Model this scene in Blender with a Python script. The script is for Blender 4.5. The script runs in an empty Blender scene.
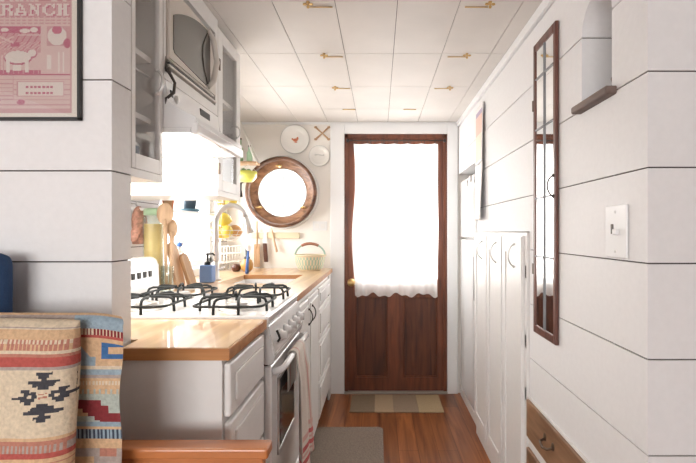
import bpy, bmesh, math, random
from mathutils import Vector, Matrix
random.seed(7)
PI = math.pi
C = bpy.context.scene.collection
F = 430.0; CZ = 1.22; VX = 379.0; VY = 232.0
def W(px, py, Y):                    # a point of the photograph at real distance Y
    return ((px-VX)*Y/F, Y, CZ-(py-VY)*Y/F)

# ------------------------------------------------------------------ materials
def newmat(name):
    m = bpy.data.materials.new(name); m.use_nodes = True
    nt = m.node_tree; b = nt.nodes['Principled BSDF']
    return m, nt, b
def mat(name, col, rough=.5, metal=0, bump=0, scale=40, var=0, coat=0):
    m, nt, b = newmat(name)
    b.inputs['Base Color'].default_value = (*col, 1)
    b.inputs['Roughness'].default_value = rough
    b.inputs['Metallic'].default_value = metal
    b.inputs['Coat Weight'].default_value = coat
    tc = nt.nodes.new('ShaderNodeTexCoord')
    n = nt.nodes.new('ShaderNodeTexNoise'); n.inputs['Scale'].default_value = scale; n.inputs['Detail'].default_value = 4
    nt.links.new(tc.outputs['Object'], n.inputs['Vector'])
    if var:
        mr = nt.nodes.new('ShaderNodeMapRange')
        mr.inputs['From Min'].default_value=.3; mr.inputs['From Max'].default_value=.7
        mr.inputs['To Min'].default_value = 1-var; mr.inputs['To Max'].default_value = 1+var*.6
        nt.links.new(n.outputs['Fac'], mr.inputs['Value'])
        mx = nt.nodes.new('ShaderNodeVectorMath'); mx.operation='SCALE'
        mx.inputs[0].default_value = col
        nt.links.new(mr.outputs['Result'], mx.inputs['Scale'])
        nt.links.new(mx.outputs['Vector'], b.inputs['Base Color'])
    if bump:
        bp = nt.nodes.new('ShaderNodeBump'); bp.inputs['Strength'].default_value = bump; bp.inputs['Distance'].default_value=.003
        nt.links.new(n.outputs['Fac'], bp.inputs['Height']); nt.links.new(bp.outputs['Normal'], b.inputs['Normal'])
    return m
def wood(name, c1, c2, axis='Y', rough=.4, scale=8, stretch=12, coat=0, planks=None):
    m, nt, b = newmat(name)
    L = nt.links.new
    tc = nt.nodes.new('ShaderNodeTexCoord'); mp = nt.nodes.new('ShaderNodeMapping')
    s = {'X':(1/stretch,1,1),'Y':(1,1/stretch,1),'Z':(1,1,1/stretch)}[axis]
    mp.inputs['Scale'].default_value = s
    L(tc.outputs['Object'], mp.inputs['Vector'])
    n = nt.nodes.new('ShaderNodeTexNoise'); n.inputs['Scale'].default_value = scale*4; n.inputs['Detail'].default_value=6; n.inputs['Distortion'].default_value=.8
    L(mp.outputs['Vector'], n.inputs['Vector'])
    cr = nt.nodes.new('ShaderNodeValToRGB'); cr.color_ramp.elements[0].position=.32; cr.color_ramp.elements[1].position=.7
    cr.color_ramp.elements[0].color=(*c1,1); cr.color_ramp.elements[1].color=(*c2,1)
    L(n.outputs['Fac'], cr.inputs['Fac'])
    out = cr.outputs['Color']
    if planks:
        w, l = planks
        br = nt.nodes.new('ShaderNodeTexBrick')
        mp2 = nt.nodes.new('ShaderNodeMapping'); mp2.inputs['Rotation'].default_value=(0,0,PI/2)
        L(tc.outputs['Object'], mp2.inputs['Vector']); L(mp2.outputs['Vector'], br.inputs['Vector'])
        br.inputs['Scale'].default_value=1; br.inputs['Brick Width'].default_value=l; br.inputs['Row Height'].default_value=w
        br.inputs['Mortar Size'].default_value=.0012
        br.inputs['Color1'].default_value=(.78,.78,.78,1); br.inputs['Color2'].default_value=(1.12,1.12,1.12,1); br.inputs['Mortar'].default_value=(.35,.3,.3,1)
        mm = nt.nodes.new('ShaderNodeMix'); mm.data_type='RGBA'; mm.blend_type='MULTIPLY'; mm.inputs[0].default_value=1
        L(out, mm.inputs[6]); L(br.outputs['Color'], mm.inputs[7]); out = mm.outputs[2]
    L(out, b.inputs['Base Color'])
    b.inputs['Roughness'].default_value=rough; b.inputs['Coat Weight'].default_value=coat
    bp = nt.nodes.new('ShaderNodeBump'); bp.inputs['Strength'].default_value=.15; bp.inputs['Distance'].default_value=.002
    L(n.outputs['Fac'], bp.inputs['Height']); L(bp.outputs['Normal'], b.inputs['Normal'])
    return m
def glassm(name, tint=(1,1,1), refl=.03, rough=.02):
    m = bpy.data.materials.new(name); m.use_nodes=True; nt=m.node_tree; nt.nodes.clear()
    o=nt.nodes.new('ShaderNodeOutputMaterial'); t=nt.nodes.new('ShaderNodeBsdfTransparent'); g=nt.nodes.new('ShaderNodeBsdfGlossy')
    t.inputs['Color'].default_value=(*tint,1); g.inputs['Roughness'].default_value=rough
    mx=nt.nodes.new('ShaderNodeMixShader'); fr=nt.nodes.new('ShaderNodeLayerWeight'); fr.inputs['Blend'].default_value=.5
    pw=nt.nodes.new('ShaderNodeMath'); pw.operation='POWER'; pw.inputs[1].default_value=4
    ma=nt.nodes.new('ShaderNodeMath'); ma.operation='MULTIPLY_ADD'; ma.inputs[1].default_value=.5; ma.inputs[2].default_value=refl; ma.use_clamp=True
    nt.links.new(fr.outputs['Facing'],pw.inputs[0]); nt.links.new(pw.outputs[0],ma.inputs[0]); nt.links.new(ma.outputs[0],mx.inputs[0]); nt.links.new(t.outputs[0],mx.inputs[1]); nt.links.new(g.outputs[0],mx.inputs[2]); nt.links.new(mx.outputs[0],o.inputs[0])
    return m
def emit(name, col, st):
    m = bpy.data.materials.new(name); m.use_nodes=True; nt=m.node_tree; nt.nodes.clear()
    o=nt.nodes.new('ShaderNodeOutputMaterial'); e=nt.nodes.new('ShaderNodeEmission'); e.inputs[0].default_value=(*col,1); e.inputs[1].default_value=st
    nt.links.new(e.outputs[0],o.inputs[0]); return m

M = {}
M['plank'] = mat('white_plank_paint', (.79,.78,.78), .55, bump=.25, scale=60, var=.02)
M['gap'] = mat('seam_shadow', (.10,.085,.08), .9)
M['white'] = mat('white_gloss_paint', (.80,.785,.765), .35, bump=.05, scale=30, var=.02)
M['trim'] = mat('white_trim_paint', (.82,.82,.82), .4, bump=.05)
M['plaster'] = mat('cream_wall_paint', (.87,.83,.78), .6, bump=.1)
M['ceil'] = mat('ceiling_panel_paint', (.66,.625,.59), .55, bump=.12, scale=5, var=.05)
M['floor'] = wood('floor_boards', (.17,.050,.016), (.38,.135,.045), 'Y', .32, 7, 14, .2, planks=(.11,1.2))
M['door'] = wood('dark_red_door_wood', (.050,.014,.006), (.15,.044,.017), 'Z', .5, 7, 10, .05)
M['doorf'] = wood('red_door_wood', (.085,.023,.010), (.20,.058,.023), 'Z', .5, 7, 10, .05)
M['butcher'] = wood('butcher_block', (.50,.31,.17), (.72,.50,.30), 'Y', .28, 6, 9, .3)
M['butcher_edge'] = wood('butcher_block_edge', (.42,.17,.055), (.60,.29,.11), 'X', .3, 6, 9, .3)
M['bench'] = wood('orange_bench_wood', (.34,.105,.03), (.60,.22,.075), 'X', .3, 5, 9, .3)
M['walnut'] = wood('walnut', (.07,.026,.018), (.17,.065,.045), 'Z', .4, 8, 9)
M['shelfw'] = wood('brown_grey_wood', (.11,.075,.062), (.22,.155,.13), 'Y', .6, 8, 9)
M['drawerw'] = wood('drawer_wood', (.17,.085,.042), (.36,.20,.11), 'Y', .5, 6, 6)
M['portw'] = wood('porthole_wood', (.13,.055,.028), (.40,.21,.12), 'X', .4, 7, 3, .1)
M['lightw'] = wood('light_wood', (.60,.40,.25), (.80,.58,.39), 'Z', .5, 9, 7)
M['lightw2'] = wood('tan_wood', (.44,.26,.14), (.64,.42,.25), 'Z', .5, 9, 7)
M['brass'] = mat('brass', (.62,.42,.18), .3, .9)
M['steel'] = mat('brushed_steel', (.70,.69,.68), .35, .75)
M['iron'] = mat('dark_iron', (.06,.05,.045), .45, .6)
M['castiron'] = mat('black_cast_iron', (.010,.014,.015), .6, 0)
M['black'] = mat('black_plastic', (.018,.018,.018), .45)
M['enamel'] = mat('white_enamel', (.84,.84,.84), .15, coat=.5)
M['microw'] = mat('off_white_plastic', (.66,.61,.55), .35)
M['mdark'] = mat('tinted_microwave_window', (.17,.165,.15), .12, .2)
M['mdark2'] = mat('microwave_window_shade', (.10,.09,.08), .2)
M['ovglass'] = mat('oven_glass', (.06,.06,.06), .1)
M['glass'] = glassm('clear_glass')
M['pane'] = glassm('window_glass', refl=.02)
M['pglass'] = glassm('picture_glass', refl=.16, rough=.02)
M['jar'] = glassm('pale_green_glass', (.95,.985,.97), .05)
M['mirror'] = mat('mirror_glass', (.86,.88,.88), .03, 1)
M['lead'] = mat('lead_came', (.22,.22,.23), .5, .4)
M['porcelain'] = mat('porcelain', (.82,.80,.76), .2, coat=.4)
M['pinkdeco'] = mat('rust_pink_glaze', (.62,.22,.12), .4)
M['greydeco'] = mat('pale_grey_glaze', (.62,.61,.58), .4)
M['yellow'] = mat('lemon_skin', (.80,.62,.10), .45, bump=.3, scale=150)
M['potato'] = mat('orange_skin', (.62,.33,.12), .55, bump=.3, scale=90)
M['terra'] = mat('terracotta', (.62,.22,.09), .6)
M['bluepot'] = mat('blue_glaze', (.13,.27,.36), .3)
M['darkpot'] = mat('slate_glaze', (.10,.13,.16), .4)
M['bluesoap'] = mat('blue_soap', (.17,.30,.60), .3)
M['blueb'] = mat('blue_plastic', (.05,.14,.42), .4)
M['amber'] = mat('amber_jar', (.50,.27,.08), .3)
M['brown'] = mat('dark_brown_handle', (.09,.03,.015), .4)
M['pasta'] = mat('pasta', (.82,.58,.25), .6, bump=.5, scale=120)
M['greenlid'] = mat('green_lid', (.45,.66,.45), .4)
M['greenglass'] = mat('green_bottle_glass', (.24,.40,.20), .15)
M['ylw'] = mat('yellow_green_glaze', (.68,.68,.14), .35)
M['mitt'] = mat('pink_patterned_cloth', (.66,.36,.28), .85, bump=.6, scale=70, var=.35)
M['rope'] = mat('white_rope', (.80,.78,.72), .8)
M['navy'] = mat('navy_cloth', (.022,.06,.15), .85, bump=.5, scale=200)
M['hinge'] = mat('old_bronze', (.12,.08,.055), .45, .6)
M['plate'] = mat('white_switch_plastic', (.80,.80,.80), .3)
M['mat'] = mat('grey_woven_mat', (.25,.195,.155), .95, bump=.8, scale=140, var=.2)
M['lamp'] = emit('hood_lamp_glow', (1,.93,.84), 9)
M['teal'] = mat('teal_straw', (.36,.50,.40), .8, bump=.5, scale=150)
M['straw'] = mat('pale_straw', (.72,.62,.44), .8, bump=.5, scale=150)
M['leather'] = mat('brown_leather', (.36,.15,.09), .6)
M['stain'] = mat('stainless_sink', (.72,.72,.72), .25, .5)
M['towel'] = mat('cream_towel_cloth', (.72,.66,.60), .9, bump=.5, scale=220)
M['towelr'] = mat('red_towel_stripe', (.58,.15,.15), .9, bump=.5, scale=220)
M['towelp'] = mat('pink_towel_stripe', (.66,.42,.38), .9, bump=.5, scale=220)
def curtain_mat():
    m = bpy.data.materials.new('sheer_white_cotton'); m.use_nodes=True; nt=m.node_tree; nt.nodes.clear()
    o=nt.nodes.new('ShaderNodeOutputMaterial'); t=nt.nodes.new('ShaderNodeBsdfTranslucent'); d=nt.nodes.new('ShaderNodeBsdfDiffuse'); tr=nt.nodes.new('ShaderNodeBsdfTransparent')
    t.inputs[0].default_value=(.93,.91,.89,1); d.inputs[0].default_value=(.88,.86,.84,1)
    a=nt.nodes.new('ShaderNodeMixShader'); a.inputs[0].default_value=.5; b=nt.nodes.new('ShaderNodeMixShader'); b.inputs[0].default_value=.12
    L=nt.links.new; L(t.outputs[0],a.inputs[1]); L(d.outputs[0],a.inputs[2]); L(a.outputs[0],b.inputs[1]); L(tr.outputs[0],b.inputs[2]); L(b.outputs[0],o.inputs[0]); return m
M['curtain']=curtain_mat()

# ------------------------------------------------------------------ mesh helpers
class MB:
    def __init__(s): s.b = bmesh.new()
    def box(s, x0,x1,y0,y1,z0,z1, bev=0, seg=2, mi=0):
        vs=[s.b.verts.new(p) for p in ((x0,y0,z0),(x1,y0,z0),(x1,y1,z0),(x0,y1,z0),(x0,y0,z1),(x1,y0,z1),(x1,y1,z1),(x0,y1,z1))]
        fs=[s.b.faces.new([vs[i] for i in f]) for f in ((3,2,1,0),(4,5,6,7),(0,1,5,4),(1,2,6,5),(2,3,7,6),(3,0,4,7))]
        for f in fs: f.material_index=mi
        if bev:
            es=list({e for f in fs for e in f.edges})
            r=bmesh.ops.bevel(s.b, geom=es, offset=bev, segments=seg, affect='EDGES', profile=.5)
            for f in r['faces']: f.material_index=mi
        return s
    def tube(s, pts, r, n=10, mi=0, closed=False, caps=True):
        pts=[Vector(p) for p in pts]; N=len(pts); rings=[]
        rr = r if isinstance(r,(list,tuple)) else [r]*N
        up=None
        for i,p in enumerate(pts):
            a=pts[i-1] if (i>0 or closed) else p; c=pts[(i+1)%N] if (i<N-1 or closed) else p
            t=(c-a).normalized()
            if up is None:
                up = Vector((0,0,1)) if abs(t.z)<.9 else Vector((1,0,0))
            u=(up-t*up.dot(t)).normalized(); v=t.cross(u); up=u
            rings.append([s.b.verts.new(p+rr[i]*(math.cos(2*PI*k/n)*u+math.sin(2*PI*k/n)*v)) for k in range(n)])
        R=range(N if closed else N-1)
        for i in R:
            A=rings[i];B=rings[(i+1)%N]
            for k in range(n):
                f=s.b.faces.new((A[k],A[(k+1)%n],B[(k+1)%n],B[k])); f.material_index=mi; f.smooth=True
        if caps and not closed:
            for q in (rings[0][::-1],rings[-1]):
                f=s.b.faces.new(q); f.material_index=mi
        return s
    def lathe(s, prof, o=(0,0,0), axis='Z', n=32, mi=0, sx=1, sy=1, cap=True):
        o=Vector(o); rings=[]
        for r,h in prof:
            ring=[]
            for k in range(n):
                a=2*PI*k/n; c,d=r*math.cos(a)*sx,r*math.sin(a)*sy
                p={'Z':(c,d,h),'Y':(c,h,d),'X':(h,c,d)}[axis]
                ring.append(s.b.verts.new(o+Vector(p)))
            rings.append(ring)
        for A,B in zip(rings,rings[1:]):
            for k in range(n):
                try:
                    f=s.b.faces.new((A[k],A[(k+1)%n],B[(k+1)%n],B[k])); f.material_index=mi; f.smooth=True
                except ValueError: pass
        for q,r in ((rings[0],prof[0][0]),(rings[-1],prof[-1][0])):
            if cap and r>1e-5: f=s.b.faces.new(q); f.material_index=mi
        return s
    def prism(s, poly, plane, a, b, mi=0, bev=0):
        # poly in the plane's two axes, extruded a..b along the third
        def P(u,v,w): return {'XY':(u,v,w),'XZ':(u,w,v),'YZ':(w,u,v)}[plane]
        A=[s.b.verts.new(P(u,v,a)) for u,v in poly]; B=[s.b.verts.new(P(u,v,b)) for u,v in poly]
        n=len(poly); fs=[s.b.faces.new(A),s.b.faces.new(B[::-1])]
        for k in range(n): fs.append(s.b.faces.new((A[k],B[k],B[(k+1)%n],A[(k+1)%n])))
        for f in fs: f.material_index=mi
        if bev:
            es=list({e for f in fs for e in f.edges})
            bmesh.ops.bevel(s.b, geom=es, offset=bev, segments=2, affect='EDGES')
        return s
    def ball(s, c, rx, ry, rz, mi=0, rot=None, n=16):
        r=bmesh.ops.create_uvsphere(s.b,u_segments=n,v_segments=n//2+2,radius=1)
        mt=Matrix.Translation(c)@(rot or Matrix())@Matrix.Diagonal((rx,ry,rz,1))
        bmesh.ops.transform(s.b,matrix=mt,verts=r['verts'])
        for v in r['verts']:
            for f in v.link_faces: f.material_index=mi; f.smooth=True
        return s
    def build(s, name, mats, parent=None):
        bmesh.ops.remove_doubles(s.b, verts=s.b.verts, dist=1e-6)
        bmesh.ops.recalc_face_normals(s.b, faces=s.b.faces)
        me=bpy.data.meshes.new(name); s.b.to_mesh(me); s.b.free()
        for m in (mats if isinstance(mats,(list,tuple)) else [mats]): me.materials.append(m)
        o=bpy.data.objects.new(name,me); C.objects.link(o)
        if parent:
            o.parent=parent
            base=parent
            off=Vector((0,0,0))
            while base: off+=base.location; base=base.parent
            me.transform(Matrix.Translation(-off))
        return o
def tag(o,label,cat,group=None,kind=None):
    o['label']=label; o['category']=cat
    if group: o['group']=group
    if kind: o['kind']=kind
    return o
def thing(name,loc,label,cat,group=None):
    o=bpy.data.objects.new(name,None); o.empty_display_size=.05; C.objects.link(o); o.location=loc
    return tag(o,label,cat,group)
def struct(o): o['kind']='structure'; return o
def arc(cx,cz,r,a0,a1,n,f): return [f(cx+r*math.cos(a0+(a1-a0)*i/n), cz+r*math.sin(a0+(a1-a0)*i/n)) for i in range(n+1)]
def boolean(o, cutter):
    md=o.modifiers.new('cut','BOOLEAN'); md.operation='DIFFERENCE'; md.object=cutter; md.solver='EXACT'
    dg=bpy.context.evaluated_depsgraph_get(); dg.update()
    me=bpy.data.meshes.new_from_object(o.evaluated_get(dg)); o.modifiers.clear(); o.data=me
    bpy.data.objects.remove(cutter)
def copy_tree(o,parent=None):
    c=o.copy(); C.objects.link(c)
    if parent: c.parent=parent
    for ch in list(o.children): copy_tree(ch,c)
    return c

CEIL=2.05; RX=.60; LX=-1.15; BY=3.26
SEAM=[1.579+k*.2147 for k in range(-8,3)]       # plank seams
ZB=[0]+[z for z in SEAM if .01<z<CEIL-.02]+[CEIL]
G=.0018
def planks(name, rects, mb=None):
    """stacked boards; rects: (x0,x1,y0,y1,zlo,zhi) blocks"""
    m=mb or MB()
    for (x0,x1,y0,y1,zl,zh) in rects:
        for a,b in zip(ZB,ZB[1:]):
            lo=max(a,zl); hi=min(b,zh)
            if hi-lo<.004: continue
            m.box(x0,x1,y0,y1, lo+(G if lo>zl else 0), hi-(G if hi<zh else 0))
        m.box(x0+.005,x1-.005,y0+.005,y1-.005,zl+.002,zh-.002,mi=1)
    return struct(m.build(name,[M['plank'],M['gap']]))

# ------------------------------------------------------------------ shell
o=MB().box(-2.3,2.0,-2.6,BY+.05,-.05,0).build('floor',M['floor']); struct(o)
m=MB(); xs=[-.6125+.2265*k for k in range(-8,13)]; xs=[x for x in xs if -2.25<x<1.95]; xs=[-2.3]+xs+[2.0]
ys=[1.55+.45*k for k in range(-9,4)]; ys=[-2.6]+[y for y in ys if y>-2.5]+[BY+.05]
for i in range(len(xs)-1):
    for j in range(len(ys)-1):
        a,b=xs[i],xs[i+1]
        m.box(a+.0013,b-.0013,ys[j]+.0013,ys[j+1]-.0013,CEIL,CEIL+.01)
m.box(-2.3,2.0,-2.6,BY+.05,CEIL+.004,CEIL+.06,mi=1)
struct(m.build('ceiling',[M['ceil'],M['gap']]))

# right wall: mass with niche, cupboard recess, fridge recess
y0,y1=1.108,1.272; zb=1.592; zt=1.80; yc=(y0+y1)/2; r=(y1-y0)/2
mw_=MB(); mw_.prism([(y1,zt)]+arc(yc,zt,r,0,PI,20,lambda a,b:(a,b))+[(y0,CEIL),(y1,CEIL)],'YZ',RX,RX+.14)
wr=planks('wall_right',[(RX,1.95,.96,y0,0,CEIL),(RX,1.95,y0,y1,0,zb-.0005),(RX+.14,1.95,y0,y1,zb,CEIL),(RX,1.95,y1,1.712,0,CEIL),(RX,1.95,1.712,2.62,1.222,CEIL),(RX,1.95,2.62,BY,1.655,CEIL),(1.15,1.95,1.712,BY,0,1.66)],mw_)
# left partition near the camera
planks('wall_left',[(-2.3,-.63,1.014,1.092,0,CEIL)])
# kitchen left wall with window hole
m=MB()
WY0,WY1,WZ0,WZ1=2.26,3.13,.995,1.62
LT=.14
for a,b in zip(ZB,ZB[1:]):
    for (q0,q1) in ((1.092,WY0),(WY1,BY)):
        m.box(LX-LT,LX,q0,q1,a+G,b-G)
    if a<WZ0: m.box(LX-LT,LX,WY0,WY1,a+G,min(b-G,WZ0))
    if b>WZ1: m.box(LX-LT,LX,WY0,WY1,max(a+G,WZ1),b-G)
m.box(LX-LT,LX-.005,1.092,WY0-.005,0,CEIL,mi=1).box(LX-LT,LX-.005,WY1+.005,BY,0,CEIL,mi=1).box(LX-LT,LX-.005,WY0,WY1,0,WZ0-.005,mi=1).box(LX-LT,LX-.005,WY0,WY1,WZ1+.005,CEIL,mi=1)
struct(m.build('wall_kitchen_left',[M['plank'],M['gap']]))
w=struct(MB().box(LX-.10,LX-.07,WY0,WY0+.04,WZ0,WZ1).box(LX-.10,LX-.07,WY1-.04,WY1,WZ0,WZ1).box(LX-.10,LX-.07,WY0,WY1,WZ0,WZ0+.04).box(LX-.10,LX-.07,WY0,WY1,WZ1-.04,WZ1).box(LX-.10,LX-.075,2.68,2.705,WZ0,WZ1).build('window_1',M['trim']))
MB().box(LX-.09,LX-.086,WY0+.03,WY1-.03,WZ0+.03,WZ1-.03).build('window_pane',M['pane'],w)
MB().box(LX-.07,LX+.02,WY0-.02,WY1+.02,WZ0-.018,WZ0-.001,.003).build('window_sill',M['trim'],w)
MB().tube([(LX-.06,2.52,WZ0+.03),(LX-.03,2.82,WZ0+.42)],.006,8).build('stay_arm',M['steel'],w)
# back wall with door and porthole openings
DX0,DX1,DZ=-.262,.516,1.962
bw=MB().prism([(-1.35,0),(DX0,0),(DX0,DZ),(DX1,DZ),(DX1,0),(2.0,0),(2.0,CEIL),(-1.35,CEIL)],'XZ',BY,BY+.10).build('wall_back',M['plaster']); struct(bw)
PX,PZ=-.728,1.516
c=MB().lathe([(.178,-.2),(.178,.3)],(PX,BY,PZ),'Y',64).build('cutter',M['plaster']); boolean(bw,c)
# front room
struct(MB().box(-2.3,-2.2,-2.6,1.014,0,CEIL).build('wall_room_left',M['plank']))
struct(MB().box(1.9,2.0,-2.6,.96,0,CEIL).build('wall_room_right',M['plank']))
struct(MB().box(-2.3,2.0,-2.6,-2.5,0,.85).box(-2.3,2.0,-2.6,-2.5,1.9,CEIL).box(-2.3,-2.1,-2.6,-2.5,.85,1.9).box(.1,2.0,-2.6,-2.5,.85,1.9).build('wall_rear',M['plank']))
w=struct(MB().box(-2.1,.1,-2.56,-2.52,.85,.91).box(-2.1,.1,-2.56,-2.52,1.84,1.9).box(-2.1,-2.04,-2.56,-2.52,.85,1.9).box(.04,.1,-2.56,-2.52,.85,1.9).box(-1.03,-.97,-2.56,-2.52,.85,1.9).build('added_rear_window',M['trim']))  # unseen window added behind the camera, set left to brighten the left partition
MB().box(-2.05,.05,-2.545,-2.54,.9,1.85).build('window_pane',M['pane'],w)  # pane of the added rear window
# trims
struct(MB().box(RX-.014,RX,.96,BY-.001,2.012,CEIL,.003).build('trim_1',M['trim']))
struct(MB().box(-1.15,RX,BY-.012,BY,2.035,CEIL).build('trim_2',M['trim']))
struct(MB().box(DX0-.105,DX0,BY-.022,BY,0,DZ+.075,.004).box(DX1,DX1+.078,BY-.022,BY,0,DZ+.075,.004).box(DX0,DX1,BY-.022,BY,DZ,DZ+.075,.004).build('trim_3',M['trim']))
struct(MB().box(DX0,DX1,BY-.03,BY+.08,0,.014,.003).build('trim_4',mat('threshold_metal',(.42,.38,.33),.4,.5)))
# niche sill
o=MB().box(RX-.028,RX+.139,1.085,1.285,1.570,1.5915,.006,3).build('niche_shelf',M['shelfw'])
tag(o,'grey-brown wooden sill board under the arched niche in the right wall','shelf')
o=MB().tube([(RX+.012,1.118,1.592),(RX+.012,1.118,1.603)],.007).tube([(RX+.012,1.118,1.603),(RX+.012,1.121,1.62),(RX+.014,1.117,1.64)],[.005,.007,.002]).build('small_ornament',M['brown'])
tag(o,'tiny dark brown ornament standing on the niche sill','ornament')

# ------------------------------------------------------------------ door
d=struct(MB().box(DX0,-.182,BY+.01,BY+.05,.014,DZ).box(.447,DX1,BY+.01,BY+.05,.014,DZ).box(-.182,.447,BY+.01,BY+.05,DZ-.10,DZ).box(-.182,.447,BY+.01,BY+.05,.728,.86).box(-.182,.447,BY+.01,BY+.05,.014,.114).box(.068,.186,BY+.01,BY+.05,.114,.728).build('door_1',M['doorf']))
for a,b in ((-.182,.068),(.186,.447)):
    p=MB().box(a,b,BY+.030,BY+.045,.114,.728)
    q=MB()
    p.build('door_panel',M['door'],d)
    t=.012
    q.prism([(BY+.0105,0),(BY+.03,0),(BY+.03,t)],'YZ',a,b) if False else None
    q.b.free()
    f=MB().box(a,b,BY+.014,BY+.03,.114,.114+t,.004).box(a,b,BY+.014,BY+.03,.728-t,.728,.004).box(a,a+t,BY+.014,BY+.03,.114,.728,.004).box(b-t,b,BY+.014,BY+.03,.114,.728,.004)
    f.build('panel_moulding',M['doorf'],d)
MB().box(-.182,.447,BY+.028,BY+.033,.86,DZ-.10).build('door_glass',M['pane'],d)
MB().box(DX0,DX0+.028,BY-.004,BY+.012,.014,DZ,.003).box(DX1-.028,DX1,BY-.004,BY+.012,.014,DZ,.003).box(DX0,DX1,BY-.004,BY+.012,DZ-.03,DZ,.003).build('door_stop',M['doorf'],d)
k=W(351,283,3.2)
MB().lathe([(.024,.052),(.024,.046),(.010,.044),(.010,.02),(.022,.014),(.030,0),(.028,-.012),(.016,-.022),(0,-.024)],(k[0],BY-.035,k[2]),'Y',24).build('door_knob',M['brass'],d)
# curtain and rod
cr=thing('curtain_rod',(.13,BY-.04,1.905),'thin dark curtain rod with small rings across the top of the wooden door','curtain rod')
MB().tube([(-.235,BY-.04,1.905),(.492,BY-.04,1.905)],.005).build('rod',M['iron'],cr)
for x in (-.235,.492):
    MB().ball((x,BY-.04,1.905),.012,.012,.012).box(x-.006,x+.006,BY-.038,BY-.004,1.899,1.911).build('bracket',M['iron'],cr)
for i in range(7):
    x=-.175+i*.101
    MB().tube([(x+.012*math.cos(a),BY-.04+.0,1.897+.014*math.sin(a)) for a in [2*PI*k/12 for k in range(12)]],.0022,6,closed=True).build('ring',M['iron'],cr)
m=MB(); nx,nz=90,40; g=[]
for j in range(nz+1):
    v=j/nz; row=[]
    for i in range(nx+1):
        u=i/nx
        x=-.190+.632*u + .006*math.sin(v*9+u*3)*(v)
        if u<.03: x+=.012*math.sin(v*7)
        z=1.882-1.135*v - (.012*math.sin(u*21)+.008*math.sin(u*47))*(v**6) - .006*abs(math.sin(u*PI*6.26))*(1-v)**8
        y=BY-.040+ (.007*math.sin(u*38+.6*math.sin(v*4))+.004*math.sin(u*83))*(.4+.6*v)
        row.append(m.b.verts.new((x,y,z)))
    g.append(row)
for j in range(nz):
    for i in range(nx):
        f=m.b.faces.new((g[j][i],g[j][i+1],g[j+1][i+1],g[j+1][i])); f.smooth=True
tag(m.build('curtain',M['curtain']),'sheer white cotton curtain hanging over the window of the brown door','curtain')

# ------------------------------------------------------------------ porthole
pt=thing('porthole_frame',(PX,BY,PZ),'round varnished wooden porthole frame on the back wall above the sink','window frame')
MB().lathe([(.180,0),(.182,-.015),(.196,-.03),(.236,-.052)],(PX,BY,PZ),'Y',64,cap=False).build('wooden_ring',M['portw'],pt)
MB().lathe([(.235,-.050),(.240,-.085),(.246,-.090),(.256,-.090),(.264,-.078),(.262,0)],(PX,BY,PZ),'Y',64,cap=False).build('outer_band',wood('dark_porthole_wood',(.07,.028,.015),(.24,.11,.06),'X',.4,7,3),pt)['label']='darker raised outer wooden band'
MB().lathe([(.262,0),(.262,-.045),(.274,-.043),(.276,-.004),(.27,0)],(PX,BY,PZ),'Y',64,cap=False).build('outer_rim',M['white'],pt)['label']='white painted outer rim'
MB().lathe([(.176,-.004),(.176,-.018),(.183,-.020),(.184,-.004)],(PX,BY,PZ),'Y',64,cap=False).build('inner_rim',M['steel'],pt)
for a in (95,215,325):
    a=math.radians(a); cx,cz=PX+.198*math.cos(a),PZ+.198*math.sin(a)
    MB().lathe([(.011,.02),(.011,-.03),(.006,-.034),(.006,-.042),(0,-.042)],(cx,BY-.035,cz),'Y',12).ball((cx+.014,BY-.065,cz),.011,.004,.006).ball((cx-.014,BY-.065,cz),.011,.004,.006).build('clamp',M['brass'],pt)
MB().lathe([(.165,0),(.165,.004),(0,.004)],(PX,BY+.03,PZ),'Y',48).build('glass_pane',M['pane'],pt)
MB().box(PX-.004,PX+.004,BY+.02,BY+.03,PZ-.17,PZ+.17).build('glazing_bar',M['lead'],pt)

# ------------------------------------------------------------------ back wall decorations
def plate(px,py,rpx,label,deco):
    x,y,z=W(px,py,BY-.01); r=rpx*BY/F
    t=thing('wall_plate',(x,BY,z),label,'plate')
    MB().lathe([(0,-.006),(r*.62,-.006),(r*.66,-.009),(r*.97,-.022),(r,-.022),(r,-.019),(r*.65,-.001),(0,-.001)],(x,BY,z),'Y',40).build('dish',M['porcelain'],t)
    q=MB()
    if deco=='bird':
        q.ball((x+.002,BY-.008,z-.004),.018,.003,.012).ball((x+.018,BY-.008,z+.008),.008,.003,.012).ball((x-.02,BY-.008,z+.004),.007,.002,.007).ball((x+.006,BY-.008,z-.02),.012,.002,.004)
        q.build('painted_motif',M['pinkdeco'],t)['label']='rust coloured bird motif'
    else:
        q.tube([(x-.035,BY-.008,z+.008),(x-.01,BY-.009,z+.012),(x+.02,BY-.009,z+.004),(x+.035,BY-.008,z+.008)],.004,8); q.build('painted_motif',M['greydeco'],t)
    MB().lathe([(r*.96,-.023),(r*1.0,-.024),(r*1.012,-.018),(r*.99,-.017)],(x,BY,z),'Y',40,cap=False).build('rim',M['greydeco'],t)
plate(295,139.5,14.5,'larger white plate with rust bird motif on the back wall','bird')
plate(319.5,156,10.5,'smaller plain white plate near the door casing on the back wall','line')
x,y,z=W(322,133,BY-.02)
t=thing('wooden_cross',(x,BY,z),'brown X-shaped wooden ornament hung above the small plate','ornament')
for s,rr in ((1,0),(-1,.5)):
    a=.045
    MB().tube([(x-a*1.1,BY-.012,z-s*a),(x,BY-.012-.006*rr,z),(x+a*1.1,BY-.012,z+s*a)],[.007,.005,.007],8).ball((x-a*1.1,BY-.012,z-s*a),.012,.006,.009).ball((x+a*1.1,BY-.012,z+s*a),.012,.006,.009).build('stick',M['lightw2'],t)
x,_,z=W(320,226,BY)
t=thing('wall_outlet',(x,BY,z),'white outlet plate on the back wall above the straw basket','outlet')
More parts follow.
